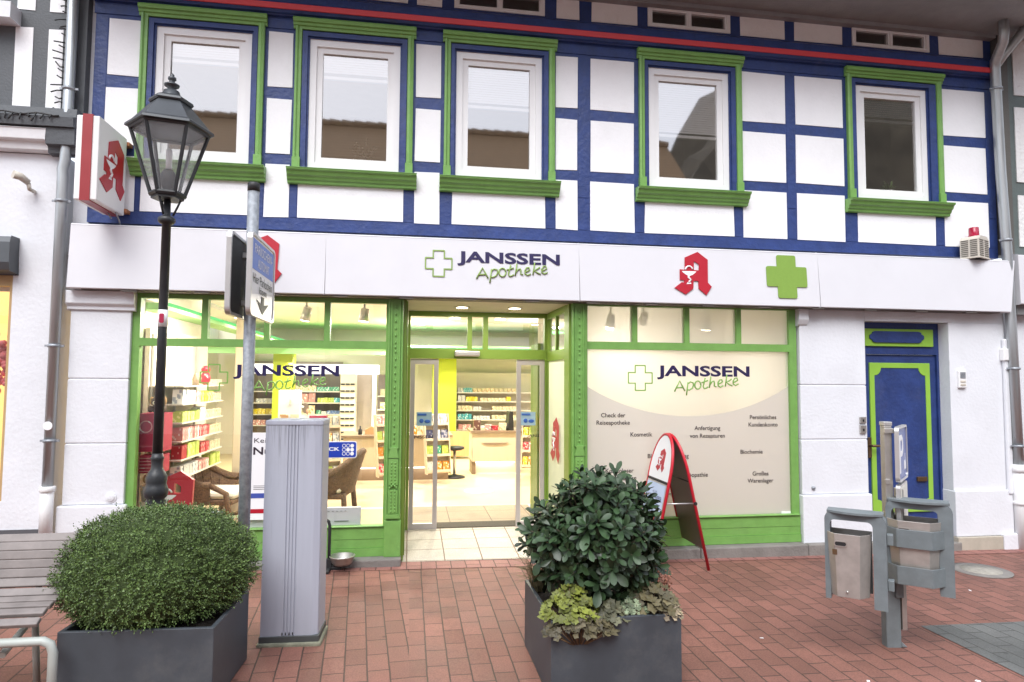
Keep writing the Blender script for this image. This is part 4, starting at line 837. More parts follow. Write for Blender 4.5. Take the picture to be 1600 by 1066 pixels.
def litter_bin(loc, rz, label, bands):
    t = thing('litter_bin', label, 'litter bin', loc, rz, 'litter bins on the steel post'); t.scale = (.88, .9, .86) if bands else (.80, .86, .84)
    W, Dp, H = (.168, .135, .43, ) if bands else (.148, .125, .42); zb = .02; sh = -.03 if bands else -.045
    oct_ = lambda w, d: [(-w,-d*.35),(-w*.55,-d),(w*.55,-d),(w,-d*.35),(w,d*.6),(-w,d*.6)]
    m = MB(); n = 6; rings = []
    for z, k, kd in ((zb,.86,.88),(zb+H,1,1),(zb+H,.96,.95),(zb+.01,.83,.83)):
        rings.append([(x*k*0+px*k+sh, py*kd, z) for (px, py) in oct_(W, Dp) for x in (0,)])
    vs = [p for r_ in rings for p in r_]; fs = []
    for i in range(3):
        for q in range(n): a, b = i*n+q, i*n+(q+1) % n; fs.append((a,b,b+n,a+n))
    fs.append(tuple(reversed(range(n)))); fs.append(tuple(18+q for q in range(n)))
    m.add(vs, fs); m.build('body', mat('bin_inox',(.46,.43,.40),.42,metal=.6,var=.18,scale=9,dirt=.25), t, bevel=.004, world=False)
    # grip slot, oval
    MB().prism(rrect(-.065,.02,zb+H-.085,zb+H-.045,.018), lambda a,b,d: (a-.065, d, b), -Dp-.003, -Dp+.004, [rrect(-.058,.013,zb+H-.078,zb+H-.052,.012)[::-1]]).build('grip_rim', STEEL, t, world=False)
    MB().prism(rrect(-.058,.013,zb+H-.078,zb+H-.052,.012), lambda a,b,d: (a-.065, d, b), -Dp-.0015, -Dp+.003).build('grip_slot', BLACKPL, t, world=False)
    # hood: flat bar bent over the bin
    arc_ = lambda cx, cz, r, a0, a1: [(cx+r*math.cos(R(a0+(a1-a0)*i/5)), cz+r*math.sin(R(a0+(a1-a0)*i/5))) for i in range(6)]
    po = [(-.195,-.015)]+arc_(-.145,.524,.05,180,90)+arc_(.135,.514,.06,90,0)+[(.195,-.045),(.112,-.045)]+arc_(.08,.49,.032,0,90)+arc_(-.13,.492,.03,90,180)+[(-.16,-.015)]
    m = MB(); m.prism(po, lambda a,b,d: (a, d, b), -.06, .06)
    m.build('hood_bar', BINGREY, t, bevel=.006, world=False)
    lid = [(-.18,-.055)]+[(-.18+.36*i/14, -.055-.05*math.sin(math.pi*i/14)) for i in range(15)]+[(.18,-.055),(.18,.06),(-.18,.06)]
    MB().prism(lid[1:-3]+[(.18,.06),(-.18,.06)], lambda a,b,d: (a,b,d), .568, .584).build('lid', BINGREY, t, bevel=.006, world=False)
    MB().box(-.15,.10,.062,.078,.02,.40).build('back_plate', BINGREY, t, bevel=.004, world=False)
    if bands:
        for z in (.02,.27): 
            pts = [(-W*1.08,.03),(-W*1.06,-Dp*.4),(-W*.6,-Dp*1.10),(W*.6,-Dp*1.10),(W*1.06,-Dp*.4),(W*1.08,.03)]
            ins = [(x*.97+sh, y*.97+.002) for x, y in pts]; pts = [(x+sh, y) for x, y in pts]
            MB().prism(pts+ins[::-1], lambda a,b,d: (a,b,d), z, z+.125).build('band', BINGREY, t, bevel=.003, world=False)
    else:
        MB().box(-.14,-.11,-Dp-.0015,-Dp+.004,.30,.335).build('rating_plate', BRONZE, t, world=False)
        MB().lathe([(.007,0),(.007,.012)], (.0,0,0), 8).xf(lambda p: Vector((-.05+p.x, -Dp*.9-p.z, .06+p.y))).build('lock', STEEL, t, world=False)
    if bands: return t
    MB().box(.196,.235,-.03,.03,.08,.15).build('hinge', BINGREY, t, bevel=.004, world=False); MB().box(.196,.235,-.03,.03,.38,.45).build('hinge', BINGREY, t, bevel=.004, world=False)
    return t
litter_bin((2.55,-2.34,.372), R(-40), 'steel litter bin with an oval grip slot and plain front, hung left of the post', False)
litter_bin((3.045,-2.24,.395), R(-40), 'litter bin wrapped by two grey bands, hung right of the post before the door', True)

# ================================================================== slatted bench
t = thing('slatted_bench', 'grey brown slatted bench with a pale tube frame left of the box bush planter', 'bench', (-2.4,-2.3,gz(-2.4)))
prf = [(-2.505,.500),(-2.455,.528),(-2.40,.540),(-2.345,.550),(-2.30,.572),(-2.272,.612),(-2.256,.652),(-2.242,.692),(-2.230,.732),(-2.216,.770),(-2.195,.805)]
SL = mat('weathered_slat', (.20,.175,.165), .55, var=.25, scale=10)
for i, (y, z) in enumerate(prf):
    a, b = prf[max(0,i-1)], prf[min(len(prf)-1,i+1)]; d = Vector((0, b[0]-a[0], b[1]-a[1])).normalized(); nn = Vector((0,-d.z,d.y)); c = Vector((0,y,z))
    h = .021; T = lambda x, p, q: tuple(Vector((x,0,0))+c+d*p+nn*q)
    xr = -1.63
    m = MB().add([T(-3.9,-h,-.011),T(xr,-h,-.011),T(xr,h,-.011),T(-3.9,h,-.011),T(-3.9,-h,.011),T(xr,-h,.011),T(xr,h,.011),T(-3.9,h,.011)], [(3,2,1,0),(4,5,6,7),(0,1,5,4),(1,2,6,5),(2,3,7,6),(3,0,4,7)])
    m.build('slat', SL, t, bevel=.005)
m = MB(); PT = mat('pale_green_tube',(.40,.43,.40),.45,var=.08)
m.tube([(-3.9,-2.50,.415),(-1.66,-2.505,.415),(-1.61,-2.505,.415),(-1.58,-2.505,.40),(-1.567,-2.505,.36),(-1.567,-2.505,gz(-1.6))], .02, 10)
m.tube([(-1.80,-2.46,.345),(-1.80,-2.30,.40),(-1.80,-2.20,.45),(-1.80,-2.16,.70)], .016, 8); m.tube([(-2.9,-2.46,.345),(-2.9,-2.2,.42),(-2.9,-2.16,.72)], .016, 8); m.tube([(-2.9,-2.15,gz(-2.9)),(-2.9,-2.18,.42)], .016, 8); m.tube([(-1.80,-2.15,gz(-1.8)),(-1.80,-2.2,.42)], .016, 8)
m.build('tube_frame', PT, t)

# ================================================================== dog bowl and hitching stand at the door
g = gz(-.55)
t = thing('steel_bowl', 'round stainless steel dog bowl by the kerb beside the left iron post', 'bowl', (-.525, -.20, g+.045))
MB().lathe([(.062,0),(.085,.02),(.098,.065),(.105,.07),(.105,.074),(.095,.072),(.08,.025),(.02,.012)], (0,0,0), 28).build('bowl', STEEL, t, world=False)
t = thing('dog_stand', 'black iron leash stand with hooked top and flat foot at the kerb', 'leash stand', (-.63, -.20, g))
m = MB(); m.tube([(.0,0,.02),(.0,0,.36),(-.008,0,.395),(-.03,0,.412),(-.06,0,.41)], .013, 10); m.build('hooked_rod', BLACK, t, world=False)
m = MB(); m.box(-.14,.10,-.012,.012,.006,.03); m.box(-.012,.012,-.11,.09,.004,.028); m.box(-.02,.11,-.012,.012,.03,.044); m.box(-.022,.022,-.022,.022,.0,.10); m.build('foot', BLACK, t, bevel=.003, world=False)
# ================================================================== planters and plants
def leafmat(name, rgb, rough=.45, isl=.35, trans=.12, spec=.5):
    m = mat(name, rgb, rough, var=.34, scale=9, island=isl, spec=spec); b = m.node_tree.nodes['Principled BSDF']; return m
def planter(loc, rz, w, d, h, label):
    t = thing('planter', label, 'planter', loc, rz)
    m = MB(); x, y = w/2, d/2; r = .022
    vs = []
    for (a, b, z) in ((x,y,0),(x,y,h),(x-r,y-r,h),(x-r,y-r,h-.06)):
        vs += [(-a,-b,z),(a,-b,z),(a,b,z),(-a,b,z)]
    fs = [(3,2,1,0)]
    for i in range(3):
        for q in range(4): fs.append((i*4+q, i*4+(q+1)%4, i*4+4+(q+1)%4, i*4+4+q))
    m.add(vs, fs); m.build('box', PLANTER, t, bevel=.004, world=False)
    nx, ny = 14, 14; s = MB()
    for a in range(nx):
        for b in range(ny): s.v.append((-x+r+(w-2*r)*a/(nx-1), -y+r+(d-2*r)*b/(ny-1), h-.045+rnd.uniform(-.012,.014)))
    for a in range(nx-1):
        for b in range(ny-1): i = a*ny+b; s.f.append((i,i+ny,i+ny+1,i+1)); s.sm.append(True)
    s.build('soil', SOIL, t, world=False)
    return t
PLL = (-1.235, -2.15, gz(-1.2)); PLR = (1.055, -2.195, gz(1.05))
planter(PLL, R(-3), .70, .56, .375, 'anthracite planter box under the round clipped box bush')
tr = planter(PLR, R(1), .69, .69, .385, 'anthracite planter box under the glossy laurel bush and coloured leaves')
MB().box(-.33,.33,-.35,.33,-.005,.012).build('base_tray', BLACKPL, tr, world=False)

def box_bush():
    t = thing('box_bush', 'round clipped box bush with tiny green leaves filling the planter by the lamp', 'bush', (-1.235, -2.13, .40))
    g = np.random.default_rng(3)
    C = np.array([-.045, .0, .238]); Rr = np.array([.462, .39, .318])
    # lumpy crown radius
    dirs = g.normal(size=(26,3)); dirs /= np.linalg.norm(dirs,axis=1)[:,None]; amp = g.uniform(-.13,.09,26)
    def lump(d): return 1+(np.clip(d@dirs.T-.72,0,1)/.28*amp).sum(1)
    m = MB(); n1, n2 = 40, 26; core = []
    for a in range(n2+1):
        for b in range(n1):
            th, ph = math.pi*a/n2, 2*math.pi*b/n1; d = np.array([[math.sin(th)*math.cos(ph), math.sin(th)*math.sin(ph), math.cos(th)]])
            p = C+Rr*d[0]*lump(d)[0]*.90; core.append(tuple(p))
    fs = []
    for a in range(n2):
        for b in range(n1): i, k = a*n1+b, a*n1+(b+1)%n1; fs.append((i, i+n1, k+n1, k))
    m.add(core, fs, True); m.build('shade_core', mat('box_inner_shade',(.045,.072,.018),.9,var=.5,scale=60,bump=1,bscale=90), t, world=False)  # solid core closing the gaps, inner shade put into its darker leaf colour
    N = 7600; vs = []; fc = []
    d = g.normal(size=(N,3)); d /= np.linalg.norm(d,axis=1)[:,None]; d = d[d[:,2] > -.75]; L_ = lump(d)
    for q in range(len(d)):
        n = d[q]; base = C+Rr*n*L_[q]*(.93+g.uniform(-.05,.04)); nn = n/Rr; nn /= np.linalg.norm(nn)
        ax = nn*.75+np.array([0,0,.38])+g.normal(size=3)*.38; ax /= np.linalg.norm(ax)
        s1 = np.cross(ax, [0,0,1.]+g.normal(size=3)*.2); s1 /= np.linalg.norm(s1); s2 = np.cross(ax, s1); ln = g.uniform(.022,.048)*(1.9 if q % 70 == 0 else 1)
        for k in range(7):      # a twig tip: leaves in pairs
            tt = k/6; a = k*2.4+g.uniform(-.4,.4); side = math.cos(a)*s1+math.sin(a)*s2
            o = base+ax*ln*tt; dr = side*(1-.55*tt)+ax*(.45+.7*tt); dr /= np.linalg.norm(dr); l = g.uniform(.0095,.017)*(1-.25*tt); wd = np.cross(dr, ax); wl = np.linalg.norm(wd); wd = wd/wl*l*.30 if wl > 1e-6 else s1*l*.3
            up_ = np.cross(wd, dr); up_ = up_/np.linalg.norm(up_)*l*.10
            i = len(vs); vs += [o, o+dr*l*.45+wd+up_, o+dr*l, o+dr*l*.45-wd+up_, o+dr*l*.5]; fc += [(i,i+4,i+1),(i+1,i+4,i+2),(i,i+3,i+4),(i+3,i+2,i+4)]
    m = MB(); m.add(vs, fc, True)
    m.build('foliage', leafmat('box_leaf', (.098,.155,.042), .5, .6), t, world=False)
    m = MB(); m.tube([(0,0,-.05),(.01,0,.05),(0,.01,.2)], [.03,.025,.015], 8)
    for q in range(5): a = q*1.3; m.tube([(0,0,.02),(.12*math.cos(a),.12*math.sin(a),.12),(.24*math.cos(a),.22*math.sin(a),.25)], [.014,.01,.006], 6)
    m.build('stem', mat('bush_stem',(.07,.05,.03),.9), t, world=False)
box_bush()

def add_leaf(vs, fc, o, dr, up, L, W, curl=.12, fold=.18):
    """obovate leaf with a fold along the midrib"""
    dr = dr/np.linalg.norm(dr); sd = np.cross(dr, up); sd /= np.linalg.norm(sd); up = np.cross(sd, dr); i = len(vs)
    prof = [(0,.10),(.22,.42),(.5,.86),(.74,1.0),(.9,.66),(1.0,.06)]
    for t_, w_ in prof:
        c = o+dr*L*t_-up*L*curl*t_*t_; hw = W*.5*w_
        vs.append(c-sd*hw+up*hw*fold); vs.append(c); vs.append(c+sd*hw+up*hw*fold)
    for k in range(len(prof)-1):
        a = i+k*3; fc.append((a,a+1,a+4,a+3)); fc.append((a+1,a+2,a+5,a+4))
def laurel():
    t = thing('laurel_bush', 'dense laurel bush with dark glossy leaves in rosettes above coloured ground plants', 'bush', (1.03, -2.2, .42))
    g = np.random.default_rng(11); vs = []; fc = []; st = MB()
    C = np.array([.015, 0, .315]); Rr = np.array([.37, .35, .335])
    pts = []; tries = 0
    while len(pts) < 330 and tries < 20000:
        tries += 1; d = g.normal(size=3); d /= np.linalg.norm(d)
        if d[2] < -.78: continue
        k = g.uniform(.84,1.06) if len(pts) < 240 else g.uniform(.55,.85)
        lum = 1+.07*math.sin(d[0]*5+1)+.06*math.sin(d[1]*6+d[2]*4)
        p = C+Rr*d*k*lum
        if all(np.linalg.norm(p-q[0]) > .058 for q in pts): pts.append((p, d))
    for p, d in pts:
        ax = d*.8+np.array([0,0,.5])+g.normal(size=3)*.22; ax /= np.linalg.norm(ax)
        s1 = np.cross(ax, g.normal(size=3)); s1 /= np.linalg.norm(s1); s2 = np.cross(ax, s1); n = int(g.integers(9,13)); sz = g.uniform(.85,1.2)
        for k in range(n):
            tt = k/(n-1); a = k*2.4; side = math.cos(a)*s1+math.sin(a)*s2
            o = p-ax*.05*(1-tt); dr = side*(1.15-.75*tt)+ax*(.10+.75*tt)+g.normal(size=3)*.09+np.array([0,0,-.12*(1-tt)])
            L = sz*g.uniform(.062,.112)*(1-.38*tt); add_leaf(vs, fc, o, dr, ax+side*.01, L, L*g.uniform(.40,.48), g.uniform(.05,.22), g.uniform(.10,.3))
        st.tube([tuple(C+(p-C)*.25-np.array([0,0,.08])), tuple(p)], [.007,.004], 5)
    m = MB(); m.add(vs, fc, True); m.build('foliage', leafmat('laurel_leaf', (.028,.056,.022), .42, .6, spec=.45), t, world=False)
    for q in range(6): a = q*1.05; st.tube([(.03*math.cos(a),.03*math.sin(a),-.06),(.08*math.cos(a),.08*math.sin(a),.12),(.18*math.cos(a),.18*math.sin(a),.32)], [.016,.013,.008], 7)
    st.build('stem', mat('laurel_stem',(.055,.05,.03),.85), t, world=False)
laurel()

def lobed(vs, fc, c, n, r, g, lobes=5):
    n = n/np.linalg.norm(n); s = np.cross(n, g.normal(size=3)); s /= np.linalg.norm(s); q = np.cross(n, s); i = len(vs); K = lobes*4
    vs.append(c-n*r*.12)
    for k in range(K):
        a = 2*math.pi*k/K; rr = r*(1+.17*math.cos(lobes*a)+.05*math.cos(2*lobes*a))*(1-.35*math.exp(-((a-math.pi)/.3)**2))
        vs.append(c+s*rr*math.cos(a)+q*rr*math.sin(a)+n*r*.14*math.cos(lobes*a))
    for k in range(K): fc.append((i, i+1+k, i+1+(k+1)%K))
def clump(name, label, cat, c, rad, N, size, material, seed, hgt=.1, out=(0,-1,0), stemcol=(.16,.10,.05)):
    t = thing(name, label, cat, c); g = np.random.default_rng(seed); vs = []; fc = []; st = MB(); out = np.array(out, float)
    for q in range(N):
        a, r = g.uniform(0,2*math.pi), math.sqrt(g.uniform(0,1)); x, y = rad[0]*r*math.cos(a), rad[1]*r*math.sin(a); z = hgt*(1-r*r*.9)*g.uniform(.6,1.1)
        p = np.array([x,y,z]); n = np.array([x/rad[0]*.6, y/rad[1]*.6, .9])+out*.55+g.normal(size=3)*.3; lobed(vs, fc, p, n, g.uniform(*size), g)
        if q % 2 == 0: st.tube([(x*.25,y*.25,-.05),tuple(p)], .0022, 4)
    m = MB(); m.add(vs, fc, True); m.build('foliage', material, t, world=False); st.build('stem', mat(name+'_stem', stemcol, .8), t, world=False); return t
Z0 = PLR[2]+.385
clump('coral_bells', 'lime green coral bells with round lobed leaves at the front left planter corner', 'plant', (.835,-2.47,Z0-.01), (.155,.12), 190, (.013,.024), leafmat('lime_leaf',(.135,.155,.022),.6,.5), 5, .15)
clump('coral_bells', 'brown olive coral bells spilling over the planter rim below the lime leaves', 'plant', (.86,-2.54,Z0-.07), (.20,.07), 150, (.012,.024), leafmat('olive_brown_leaf',(.07,.058,.027),.6,.5), 6, .10)
clump('coral_bells', 'grey brown coral bells between the lime clump and the white variegated tuft', 'plant', (1.04,-2.50,Z0-.02), (.08,.07), 60, (.014,.024), leafmat('grey_brown_leaf',(.085,.085,.045),.6,.4), 7, .08)
clump('variegated_plant', 'small white and green variegated tuft at the middle of the right planter rim', 'plant', (1.155,-2.47,Z0-.01), (.09,.05), 130, (.008,.014), leafmat('variegated_leaf',(.20,.25,.15),.6,.5), 8, .07)
clump('coral_bells', 'reddish veined coral bells with pale leaves at the front right planter corner', 'plant', (1.30,-2.45,Z0-.01), (.13,.11), 100, (.016,.030), leafmat('reddish_leaf',(.10,.085,.04),.6,.5), 9, .13)
clump('coral_bells', 'plain green coral bells behind the reddish corner clump under the laurel', 'plant', (1.22,-2.36,Z0), (.12,.08), 70, (.018,.030), leafmat('mid_green_leaf',(.085,.12,.045),.6,.35), 10, .14)
clump('variegated_plant', 'pale cream and pink variegated sprig hanging over the right planter corner', 'plant', (1.355,-2.50,Z0-.03), (.07,.05), 60, (.010,.017), leafmat('cream_pink_leaf',(.28,.22,.14),.6,.5), 12, .08)
t = thing('sedge_grass', 'tuft of thin beige grass blades at the rear left planter corner', 'ornamental grass', (.76,-1.98,Z0-.03)); g = np.random.default_rng(4); m = MB()
for q in range(170):
    a = g.uniform(0,6.28); r = g.uniform(.06,.16); h = g.uniform(.10,.22); b = (g.uniform(-.03,.03), g.uniform(-.03,.03))
    m.tube([(b[0],b[1],0),(b[0]+r*.35*math.cos(a),b[1]+r*.35*math.sin(a),h*.75),(b[0]+r*math.cos(a),b[1]+r*math.sin(a),h*g.uniform(.6,1))], [.0018,.0014,.0006], 4)
m.build('blades', leafmat('beige_grass',(.27,.23,.12),.7,.4), t, world=False)
t = thing('flower_sprig', 'thin reddish flower sprig standing above the right planter corner', 'plant', (1.37,-2.38,Z0)); g = np.random.default_rng(14); m = MB(); f_ = MB()
for q in range(9):
    a = g.uniform(0,6.28); x, y, h = .05*math.cos(a), .05*math.sin(a), g.uniform(.12,.2); m.tube([(0,0,-.04),(x*.6,y*.6,h*.6),(x,y,h)], .0018, 4)
    for k in range(7): f_.ball((x*(.7+.1*k*.4)+g.uniform(-.02,.02), y+g.uniform(-.02,.02), h*(.6+.07*k)), g.uniform(.004,.008), 5, 4)
m.build('stem', mat('sprig_stem',(.20,.08,.05),.7), t, world=False); f_.build('blossoms', leafmat('sprig_blossom',(.36,.15,.10),.7,.4), t, world=False)
# ================================================================== inside the shop
CEIL = mat('cream_ceiling', (.84,.81,.75), .8, var=.02)
m = MB(); m.quad((-3.4,.06,2.62),(6,.06,2.62),(6,8.2,2.62),(-3.4,8.2,2.62)); m.quad((-3.4,.1,2.62),(-.06,.1,2.62),(-.06,.1,2.3),(-3.4,.1,2.3)); struct(m, 'shop_ceiling', CEIL)
m = MB(); m.quad((-5,8.0,0),(6,8.0,0),(6,8.0,2.7),(-5,8.0,2.7)); struct(m, 'shop_back_wall', CREAM)
m = MB(); m.quad((-2.36,.06,.0),(-2.36,2.35,.0),(-2.36,2.35,2.62),(-2.36,.06,2.62)); m.quad((-2.36,2.35,0),(-3.8,2.35,0),(-3.8,2.35,2.62),(-2.36,2.35,2.62)); m.quad((-3.8,2.35,0),(-3.8,8,0),(-3.8,8,2.62),(-3.8,2.35,2.62)); struct(m, 'shop_left_wall', CREAM)
m = MB(); m.wall(1.50, 3.9, .0, 2.62, [], 1.55, 1.6); m.box(1.46,1.5,1.0,1.6,0,2.62); m.quad((3.7,.06,0),(3.7,1.55,0),(3.7,1.55,2.62),(3.7,.06,2.62)); m.quad((3.9,1.6,0),(3.9,8,0),(3.9,8,2.62),(3.9,1.6,2.62)); struct(m, 'display_bounce_wall', mat('display_cream',(.76,.71,.63),.7,var=.03))  # unseen display box added so the spotlights bounce, with the shop's right wall
m = MB(); m.quad((1.46,.06,.1),(3.7,.06,.1),(3.7,1.55,.1),(1.46,1.55,.1)); struct(m, 'display_floor', CREAM)

LAMPW = emis('lamp_glow', (1,.86,.62), 14); LEDG = emis('green_led', (.25,1,.30), .40); LEDW = emis('white_led', (1,.93,.80), 3.2); PANELW = emis('light_panel_glow', (1,.95,.85), 1.2)
def lamp(parent, loc, power, size, col=(1,.93,.82), rot=(0,0,0), spread=None):
    l = bpy.data.lights.new('lamp_light', 'AREA'); l.shape = 'DISK'; l.size = size; l.energy = power; l.color = col
    if spread: l.spread = spread
    o = bpy.data.objects.new('lamp_light', l); COL.objects.link(o); o.parent = parent; o.location = Vector(loc)-Vector(parent.location); o.rotation_euler = rot
def downlight(x, y, z, power, label, size=.09):
    t = thing('downlight', label, 'ceiling light', (x,y,z)); MB().lathe([(size*.62,-.008),(size*.62,.0),(size*.46,.0)], n=20).build('trim_ring', ALU, t, world=False); MB().lathe([(size*.45,-.009),(size*.45,-.004)], n=20).build('lamp_lens', LAMPW, t, world=False)
    if power: lamp(t, (x,y,z-.02), power, size)
    return t
downlight(.49,.47,2.305, 3.2, 'left one of two round downlights in the entrance soffit', .12); downlight(1.0,.45,2.305, 3.2, 'right one of two round downlights in the entrance soffit', .12)
downlight(.52,3.4,2.60, 28, 'round ceiling light over the middle of the shop floor behind the entrance', .14)
downlight(1.35,3.4,2.60, 28, 'round ceiling light over the right part of the shop floor behind the entrance', .14)
downlight(.2,6.0,2.60, 46, 'round ceiling light close to the lime column at the back', .14)
downlight(-1.6,4.6,2.60, 46, 'round ceiling light over the left sales counter', .14); downlight(2.2,5.6,2.60, 36, 'round ceiling light over the right sales counter', .14)
def spot(x, y, z, aim, power, label):
    t = thing('track_spot', label, 'spotlight', (x,y,z)); a = Vector(aim)-Vector((x,y,z)); a.normalize(); p = Vector((x,y,z))
    MB().tube([p+Vector((0,0,.30)), p+Vector((0,0,.05))], .012, 8).box(x-.05,x+.05,y-.025,y+.025,z+.27,z+.31).build('rod', ALU, t)
    MB().tube([p-a*.07, p+a*.06], [.038,.05], 14).build('lamp_head', ALU, t); MB().tube([p+a*.058, p+a*.064], .044, 14).build('lamp_lens', LAMPW, t)
    lamp(t, p+a*.08, power, .07, rot=a.to_track_quat('-Z','Y').to_euler())
spot(-1.68,.85,2.26,(-2.25,.7,1.2),12,'track spotlight behind the second upper pane of the left window'); spot(-1.02,.85,2.24,(-1.5,1.4,.3),11,'track spotlight behind the third upper pane of the left window'); spot(-.46,.85,2.24,(-.7,.9,.2),10,'track spotlight behind the fourth upper pane of the left window')
spot(2.0,.55,2.20,(1.75,.75,0.2),2.6,'spotlight blurred behind the first frosted upper pane'); spot(2.42,.75,2.26,(2.5,1.5,1.7),5,'spotlight blurred behind the second frosted upper pane'); spot(3.05,.60,2.2,(3.1,1.0,0.2),3.2,'spotlight blurred behind the last two frosted upper panes')
# green lit cove
t = thing('light_cove', 'lowered ceiling edge with a glowing green light strip along left and back wall', 'ceiling cove', (-1,4,2.3))
GRB = mat('green_glow_board', (.36,.66,.28), .7, var=.02)  # cream board coloured green, the strip's soft glow put into its paint
m = MB(); m.box(-2.35,-2.12,.3,6.5,2.20,2.26); m.box(-3.7,3.8,6.5,7.9,2.16,2.24); m.box(-3.7,3.8,6.44,6.5,2.05,2.24); m.build('cove_board', GRB, t)
m = MB(); m.box(-2.115,-2.095,.3,6.4,2.235,2.26); m.box(-3.7,3.8,6.40,6.425,2.16,2.20); m.build('light_strip', LEDG, t)
lamp(t, (-1.7,2.4,2.12), 9, .5, (1,.92,.8), (R(180),0,0)); lamp(t, (.2,5.8,2.12), 10, .5, (1,.92,.8), (R(180),0,0)); lamp(t, (2.2,5.0,2.12), 8, .5, (1,.92,.8), (R(180),0,0))  # unseen warm uplights added to brighten the ceiling, apart from the green strip
lamp(t, (.4,6.2,2.5), 6, .8, (.15,1,.25)); lamp(t, (-1.6,6.1,2.5), 6, .8, (.15,1,.25))
m = MB(); m.box(-2.9,-.6,7.0,7.5,1.70,1.88); m.build('light_panel', PANELW, t)
lamp(t, (-2.0,6.9,1.9), 9, .5, (1,.9,.75), (R(35),0,0))
# lime columns
a, b = F(427,560,6.9), F(457,560,6.9); tag(MB().box(a.x,b.x,6.9,7.3,.1,2.16).build('lime_column', LIMEWALL), 'lime green column behind the left window lettering', 'column')
a, b = F(676,600,6.9), F(713,600,6.9); tag(MB().box(a.x,b.x,6.9,7.3,.1,2.16).build('lime_column', LIMEWALL), 'lime green column seen through the open entrance', 'column')
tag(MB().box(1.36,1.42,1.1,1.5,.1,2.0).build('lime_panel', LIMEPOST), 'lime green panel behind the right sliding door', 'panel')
a = F(366,600,1.95); b = F(381,600,1.95); tag(MB().box(a.x,b.x,1.95,2.2,.1,2.4).build('beige_pillar', COUNTER, bevel=.01), 'pale beige pillar at the end of the left product shelves', 'pillar')

# ---- left display shelves
SX0 = -2.02
t = thing('display_shelf', 'glass shelf unit with cream price rails full of boxes behind the left pane', 'shelf', (-2.2,1.1,.1))
LEV = [1.53,1.366,1.198,1.03,.865,.70]
MB().box(-2.34,-2.30,.45,1.76,.3,2.05).build('back_panel', mat('shelf_back_cream',(.70,.64,.52),.6), t)
for z in LEV: MB().box(-2.30,SX0+.01,.47,1.75,z-.012,z).build('shelf_board', SHELFG, t)
m = MB()
for y in (.5,1.1,1.72): m.box(-2.30,-2.28,y-.01,y+.01,.3,2.0)
m.build('upright', ALU, t)
def palette(n, rgb, stripe=(.8,.8,.8)):
    if n in MATS: return MATS[n]
    m = mat(n, rgb, .4, var=.03); tn = m.node_tree; b = tn.nodes['Principled BSDF']; src = b.inputs['Base Color'].links[0].from_socket
    tc = tn.nodes.new('ShaderNodeTexCoord'); vo = tn.nodes.new('ShaderNodeTexVoronoi'); vo.inputs['Scale'].default_value = 3.2; vo.distance = 'CHEBYCHEV'; tn.links.new(tc.outputs['Generated'], vo.inputs['Vector'])
    mr = tn.nodes.new('ShaderNodeMath'); mr.operation = 'LESS_THAN'; mr.inputs[1].default_value = .30; tn.links.new(vo.outputs['Distance'], mr.inputs[0])
    mx = tn.nodes.new('ShaderNodeMix'); mx.data_type = 'RGBA'; tn.links.new(mr.outputs[0], mx.inputs[0]); tn.links.new(src, mx.inputs[6]); mx.inputs[7].default_value = (*stripe, 1)
    oi = tn.nodes.new('ShaderNodeObjectInfo'); rr = tn.nodes.new('ShaderNodeMapRange'); rr.inputs[3].default_value = .72; rr.inputs[4].default_value = 1.12; tn.links.new(oi.outputs['Random'], rr.inputs[0]); sv = tn.nodes.new('ShaderNodeVectorMath'); sv.operation = 'SCALE'; tn.links.new(mx.outputs[2], sv.inputs[0]); tn.links.new(rr.outputs[0], sv.inputs['Scale']); tn.links.new(sv.outputs[0], b.inputs['Base Color'])
    r5 = tn.nodes.new('ShaderNodeMapRange'); r5.inputs[3].default_value = .16; r5.inputs[4].default_value = .42; tn.links.new(oi.outputs['Random'], r5.inputs[0]); tn.links.new(r5.outputs[0], mr.inputs[1])
    return m
K = {'white':palette('carton_white',(.74,.74,.72),(.30,.34,.42)),'cream':palette('carton_cream',(.72,.66,.46),(.55,.30,.12)),'yellow':palette('carton_yellow',(.78,.60,.02),(.8,.75,.3)),'red':palette('carton_red',(.50,.02,.04),(.75,.45,.40)),
 'pink':palette('carton_pink',(.66,.30,.28),(.8,.75,.7)),'green':palette('carton_green',(.06,.34,.20),(.7,.78,.7)),'lime':palette('carton_lime',(.45,.58,.10),(.75,.78,.3)),'blue':palette('carton_blue',(.12,.22,.50),(.7,.75,.8)),
 'teal':palette('carton_teal',(.05,.40,.48),(.7,.8,.8)),'orange':palette('carton_orange',(.70,.26,.03),(.8,.7,.5)),'navy':palette('carton_navy',(.04,.05,.12),(.3,.3,.35)),'brown':palette('carton_brown',(.13,.055,.04),(.5,.4,.3))}
def carton(loc, sx, sy, sz, k, label, group, rz=0):
    w_, d_, h_ = sx/2, sy/2, sz
    m = MB().box(-w_,w_,-d_,d_,0,h_); o = m.build('medicine_box', K[k], None); o.location = loc; o.rotation_euler = (0,0,rz); return tag(o, label, 'medicine box', group)
def run_y(z, y0, y1, n, h, k, lab):
    st = (y1-y0)/n
    for q in range(n): carton((SX0-.05+rnd.uniform(-.006,.003), y0+st*(q+.5), z+.001), .09, st*rnd.uniform(.84,.95), h*rnd.uniform(.94,1.04), k, lab, lab, rnd.uniform(-.05,.05))
ords = ['second','third','fourth','fifth','lowest']
